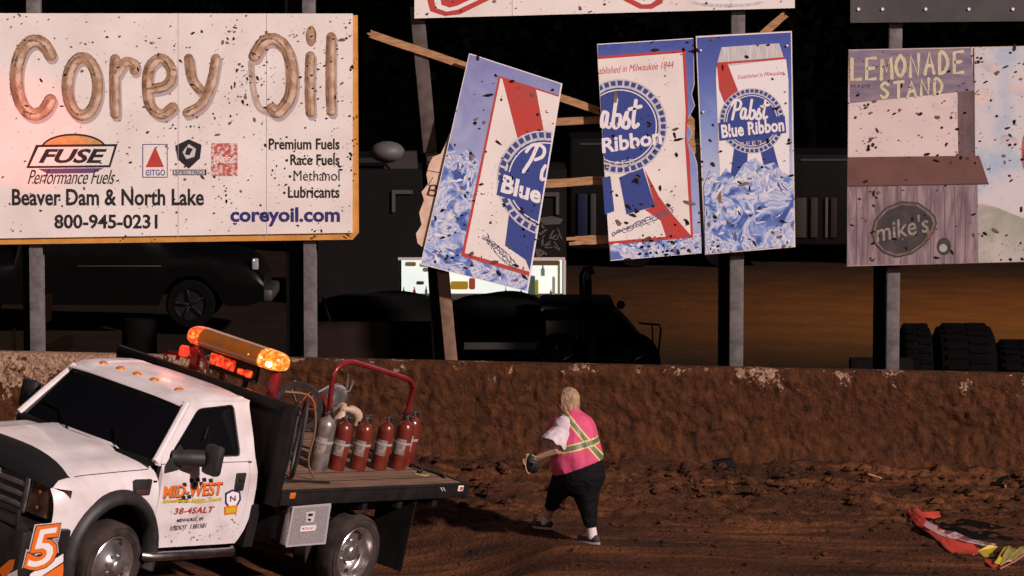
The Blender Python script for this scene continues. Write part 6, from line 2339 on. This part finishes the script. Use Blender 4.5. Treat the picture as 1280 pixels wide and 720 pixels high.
# concession trailer with lit hatch
TY = 60.0
a_, c_ = at(397, 212, TY), at(708, 420, TY)
zb = LOT_Z
e = thing('concession_trailer', 'dark trailer with a brightly lit serving hatch behind the tilted panel', 'trailer', ((a_.x + c_.x) / 2, TY, zb))
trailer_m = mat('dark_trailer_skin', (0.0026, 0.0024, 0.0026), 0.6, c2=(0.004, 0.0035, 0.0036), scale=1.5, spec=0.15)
X0, X1, ZT_, ZB_ = a_.x, c_.x, a_.z, zb + 0.06
h0, h1 = at(499, 325, TY), at(704, 372, TY)
mb = MB()
mb.box((X0, TY, ZB_), (X1, TY + 0.06, h1.z - 0.05)); mb.box((X0, TY, h0.z + 0.03), (X1, TY + 0.06, ZT_))
mb.box((X0, TY, h1.z - 0.05), (h0.x, TY + 0.06, h0.z + 0.03)); mb.box((h1.x, TY, h1.z - 0.05), (X1, TY + 0.06, h0.z + 0.03))
mb.box((X0, TY + 2.3, ZB_), (X1, TY + 2.36, ZT_)); mb.box((X0, TY + 0.06, ZT_ - 0.05), (X1, TY + 2.3, ZT_))
mb.box((X0, TY + 0.06, ZB_), (X0 + 0.05, TY + 2.3, ZT_ - 0.05)); mb.box((X1 - 0.05, TY + 0.06, ZB_), (X1, TY + 2.3, ZT_ - 0.05)); mb.box((X0 + 0.05, TY + 0.06, ZB_), (X1 - 0.05, TY + 2.3, ZB_ + 0.05))
mb.build('shell', trailer_m, e, smooth=False)
mb = MB()
mb.box((h0.x, TY + 1.2, h1.z - 0.35), (h1.x, TY + 1.22, h0.z))
mb.build('glowing_back_wall', mat('glowing_white_wall', (0.8, 0.8, 0.8), 0.6, emit=(0.93, 0.97, 0.90), estr=0.92, c2=(0.5, 0.52, 0.48), scale=3), e, smooth=False)  # wall made to glow, in place of lamps inside the hatch
mb = MB()
mb.box((h0.x - 0.02, TY - 0.02, h0.z), (h1.x + 0.03, TY + 0.0, h0.z + 0.045)); mb.box((h1.x, TY - 0.02, h1.z - 0.05), (h1.x + 0.045, TY, h0.z))
mb.build('hatch_frame', mat('pale_hatch_frame', (0.42, 0.38, 0.34), 0.5), e, smooth=False)
rg = random.Random(5)
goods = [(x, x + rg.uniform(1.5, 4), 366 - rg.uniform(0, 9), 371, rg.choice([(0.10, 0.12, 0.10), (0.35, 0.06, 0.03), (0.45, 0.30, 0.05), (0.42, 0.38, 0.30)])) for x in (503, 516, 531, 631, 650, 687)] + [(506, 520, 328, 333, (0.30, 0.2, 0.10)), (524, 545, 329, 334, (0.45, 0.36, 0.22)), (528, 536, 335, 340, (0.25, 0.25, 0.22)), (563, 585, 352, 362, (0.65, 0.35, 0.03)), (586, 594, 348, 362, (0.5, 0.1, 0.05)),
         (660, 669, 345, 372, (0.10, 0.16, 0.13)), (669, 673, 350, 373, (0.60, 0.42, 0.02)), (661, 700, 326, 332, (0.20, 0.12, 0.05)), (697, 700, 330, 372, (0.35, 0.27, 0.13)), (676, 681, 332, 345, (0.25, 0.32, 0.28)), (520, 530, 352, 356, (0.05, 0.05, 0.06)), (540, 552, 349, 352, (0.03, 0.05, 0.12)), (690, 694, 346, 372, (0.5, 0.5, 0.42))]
mb = MB()
gm = []
for i, (x0, x1, y0, y1, cc) in enumerate(goods):
    p0, p1 = at(x0, y1, TY + 1.0), at(x1, y0, TY + 1.0)
    mb = MB()
    if x1 - x0 < 7 and y1 - y0 < 16:
        rr, hh = (p1.x - p0.x) / 2, p1.z - p0.z
        mb.lathe([(0.0001, 0), (rr, 0), (rr, hh * 0.62), (rr * 0.4, hh * 0.78), (rr * 0.4, hh), (0.0001, hh)], ((p0.x + p1.x) / 2, TY + 1.05, p0.z), (0, 0, 1), 14)
    else:
        mb.box((p0.x, TY + 1.0, p0.z), (p1.x, TY + 1.15, p1.z), bev=0.03)
    mb.build('stocked_item', mat('goods_%d' % i, cc, 0.5, emit=cc, estr=0.45), e)  # items glow in their own colour, standing in for the hatch's inside light
for px0, px1, py, s in ((490, 516, 239, 1), (668, 699, 242, -1)):
    mb = MB()
    p0, p1 = at(px0, py, TY - 0.03), at(px1, py, TY - 0.03)
    xe = p0.x if s > 0 else p1.x
    mb.box((p0.x, TY - 0.05, p0.z - 0.045), (p1.x, TY - 0.003, p0.z + 0.02))
    mb.box((min(xe, xe + s * 0.055), TY - 0.05, at(0, py + 26, TY).z), (max(xe, xe + s * 0.055), TY - 0.003, p0.z - 0.045))
    mb.build('awning_bracket', pale_dim, e, smooth=False)
gr = mat('grey_decal', (0.040, 0.038, 0.040), 0.6)
P = Print(lambda u, v, h: at(u, v, TY - h))
P.poly([(672, 273), (690, 270), (704, 274), (700, 280), (680, 281)], gr, 1)
rdx = random.Random(8)
for k in range(13):
    x, y = rdx.uniform(672, 702), rdx.uniform(284, 318)
    P.stroke([(x, y), (x + rdx.uniform(-8, 8), y + rdx.uniform(-7, 7)), (x + rdx.uniform(-10, 10), y + rdx.uniform(-9, 9))], rdx.uniform(1.2, 3.2), gr, 2, 4)
P.build('engine_decal', e)
mb = MB()
p = at(484, 190, TY + 0.4)
mb.sphere(p, 0.30, 0, 18, 10, (1, 1, 0.62))
mb.cyl(p - Vector((0, 0, 0.9)), p, 0.06, 0.06, 8)
dm_ = thing('light_mast', 'pale domed light mast standing left of the lit trailer', 'mast', (p.x, p.y, LOT_Z))
mb.v = [v for v in mb.v]
mb.build('dome', mat('dim_white_dome', (0.085, 0.078, 0.075), 0.6), dm_)
mb = MB()
p0, p1 = at(474, 190, TY + 0.3), at(523, 228, TY + 0.3)
mb.prism([at(472, 191, TY + .3), at(520, 190, TY + .3), at(523, 226, TY + .3), at(498, 222, TY + .3)], (0, 0.5, 0))
mb.box((p.x - 0.05, p.y - 0.05, LOT_Z), (p.x + 0.05, p.y + 0.05, p.z - 0.2))
mb.build('housing', mat('dim_brown_housing', (0.018, 0.013, 0.011), 0.7), dm_)

# far row of trailers and the tree belt
def far_trailer(px0, px1, py0, Y, label, m, panels=()):
    a, c = at(px0, py0, Y), at(px1, py0, Y)
    e = thing('far_trailer', label, 'trailer', ((a.x + c.x) / 2, Y, LOT_Z), 'dark trailers across the paddock')
    mb = MB()
    mb.box((a.x, Y, LOT_Z + 0.35), (c.x, Y + 2.4, a.z), bev=0.08)
    mb.build('shell', m, e)
    mb = MB()
    mb.box((a.x + 0.2, Y - 0.02, a.z - 0.14), (c.x - 0.2, Y - 0.002, a.z - 0.10))
    mb.build('roof_rail', mat('dim_rail', (0.014, 0.0135, 0.0135), 0.6), e)
    for x0, x1, y0, y1, col in panels:
        mb = MB()
        p0, p1 = at(x0, y1, Y - 0.03), at(x1, y0, Y - 0.03)
        mb.box((p0.x, Y - 0.05, p0.z), (p1.x, Y - 0.002, p1.z), bev=0.01)
        mb.build('panel', mat('dim_panel', col, 0.7, spec=0.1), e)
    for k in (0.3, 0.7):
        mb = MB()
        mb.lathe([(0.0001, -0.1), (0.36, -0.1), (0.4, -0.06), (0.4, 0.06), (0.36, 0.1), (0.0001, 0.1)], (a.x + (c.x - a.x) * k, Y + 0.15, LOT_Z + 0.38), (0, 1, 0), 20)
        mb.build('wheel', bg_rubber, e)
    return e
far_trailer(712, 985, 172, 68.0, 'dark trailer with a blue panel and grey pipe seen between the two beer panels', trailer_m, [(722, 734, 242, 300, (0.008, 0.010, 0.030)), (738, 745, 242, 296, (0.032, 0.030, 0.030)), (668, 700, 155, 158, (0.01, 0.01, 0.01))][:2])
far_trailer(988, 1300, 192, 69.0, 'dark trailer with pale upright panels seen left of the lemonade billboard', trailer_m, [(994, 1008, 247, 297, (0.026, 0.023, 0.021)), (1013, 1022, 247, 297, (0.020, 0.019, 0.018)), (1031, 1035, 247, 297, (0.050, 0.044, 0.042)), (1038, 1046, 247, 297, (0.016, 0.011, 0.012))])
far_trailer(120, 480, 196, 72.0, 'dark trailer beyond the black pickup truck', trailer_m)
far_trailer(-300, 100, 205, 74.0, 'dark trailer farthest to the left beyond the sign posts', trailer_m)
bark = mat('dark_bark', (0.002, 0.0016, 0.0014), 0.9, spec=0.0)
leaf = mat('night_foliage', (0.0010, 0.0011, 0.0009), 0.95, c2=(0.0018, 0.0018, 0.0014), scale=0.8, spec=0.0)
def tree(x, Y, h, seed, label):
    r = random.Random(seed)
    e = thing('tree', label, 'tree', (x, Y, LOT_Z), 'trees in the dark beyond the paddock')
    mb = MB()
    mb.tube([(x, Y, LOT_Z - 0.2), (x + r.uniform(-.2, .2), Y, LOT_Z + h * 0.35), (x + r.uniform(-.5, .5), Y, LOT_Z + h * 0.8)], [0.35, 0.25, 0.08], 8)
    for k in range(5):
        z = LOT_Z + h * r.uniform(0.25, 0.6)
        t = r.uniform(0, 6.28)
        mb.tube([(x, Y, z), (x + 1.2 * math.cos(t), Y + 1.2 * math.sin(t), z + 1.2), (x + 2.4 * math.cos(t), Y + 2.4 * math.sin(t), z + 1.9)], [0.14, 0.09, 0.03], 6)
    mb.build('trunk', bark, e)
    mb = MB()
    cl = [(Vector((x + r.gauss(0, h * 0.20), Y + r.gauss(0, h * 0.18), LOT_Z + h * r.uniform(0.3, 0.97))), r.uniform(0.5, 1.25)) for _ in range(46)]
    for c, s in cl:
        for _ in range(42):
            p = c + Vector((r.gauss(0, s), r.gauss(0, s), r.gauss(0, s * 0.7)))
            n = Vector((r.gauss(0, 1), r.gauss(0, 1), r.gauss(0, 1))).normalized()
            u = n.orthogonal().normalized() * r.uniform(0.10, 0.22)
            v = n.cross(u).normalized() * r.uniform(0.12, 0.26)
            mb.add([p - u, p - v, p + u, p + v], [[0, 1, 2, 3]])
    mb.build('crown', leaf, e, smooth=False)
kinds = ['tall dark tree beyond the far trailers', 'spreading dark tree beyond the far trailers']
for i, x in enumerate((-17, -11.5, -6.8, -2.2, 2.6, 7.2, 12.0, 17.5)):
    tree(x, 84 + (i * 37 % 7), 9.5 + (i * 53 % 5) * 0.8, 20 + i, 'dark leafy tree in the black belt of trees beyond the trailers')
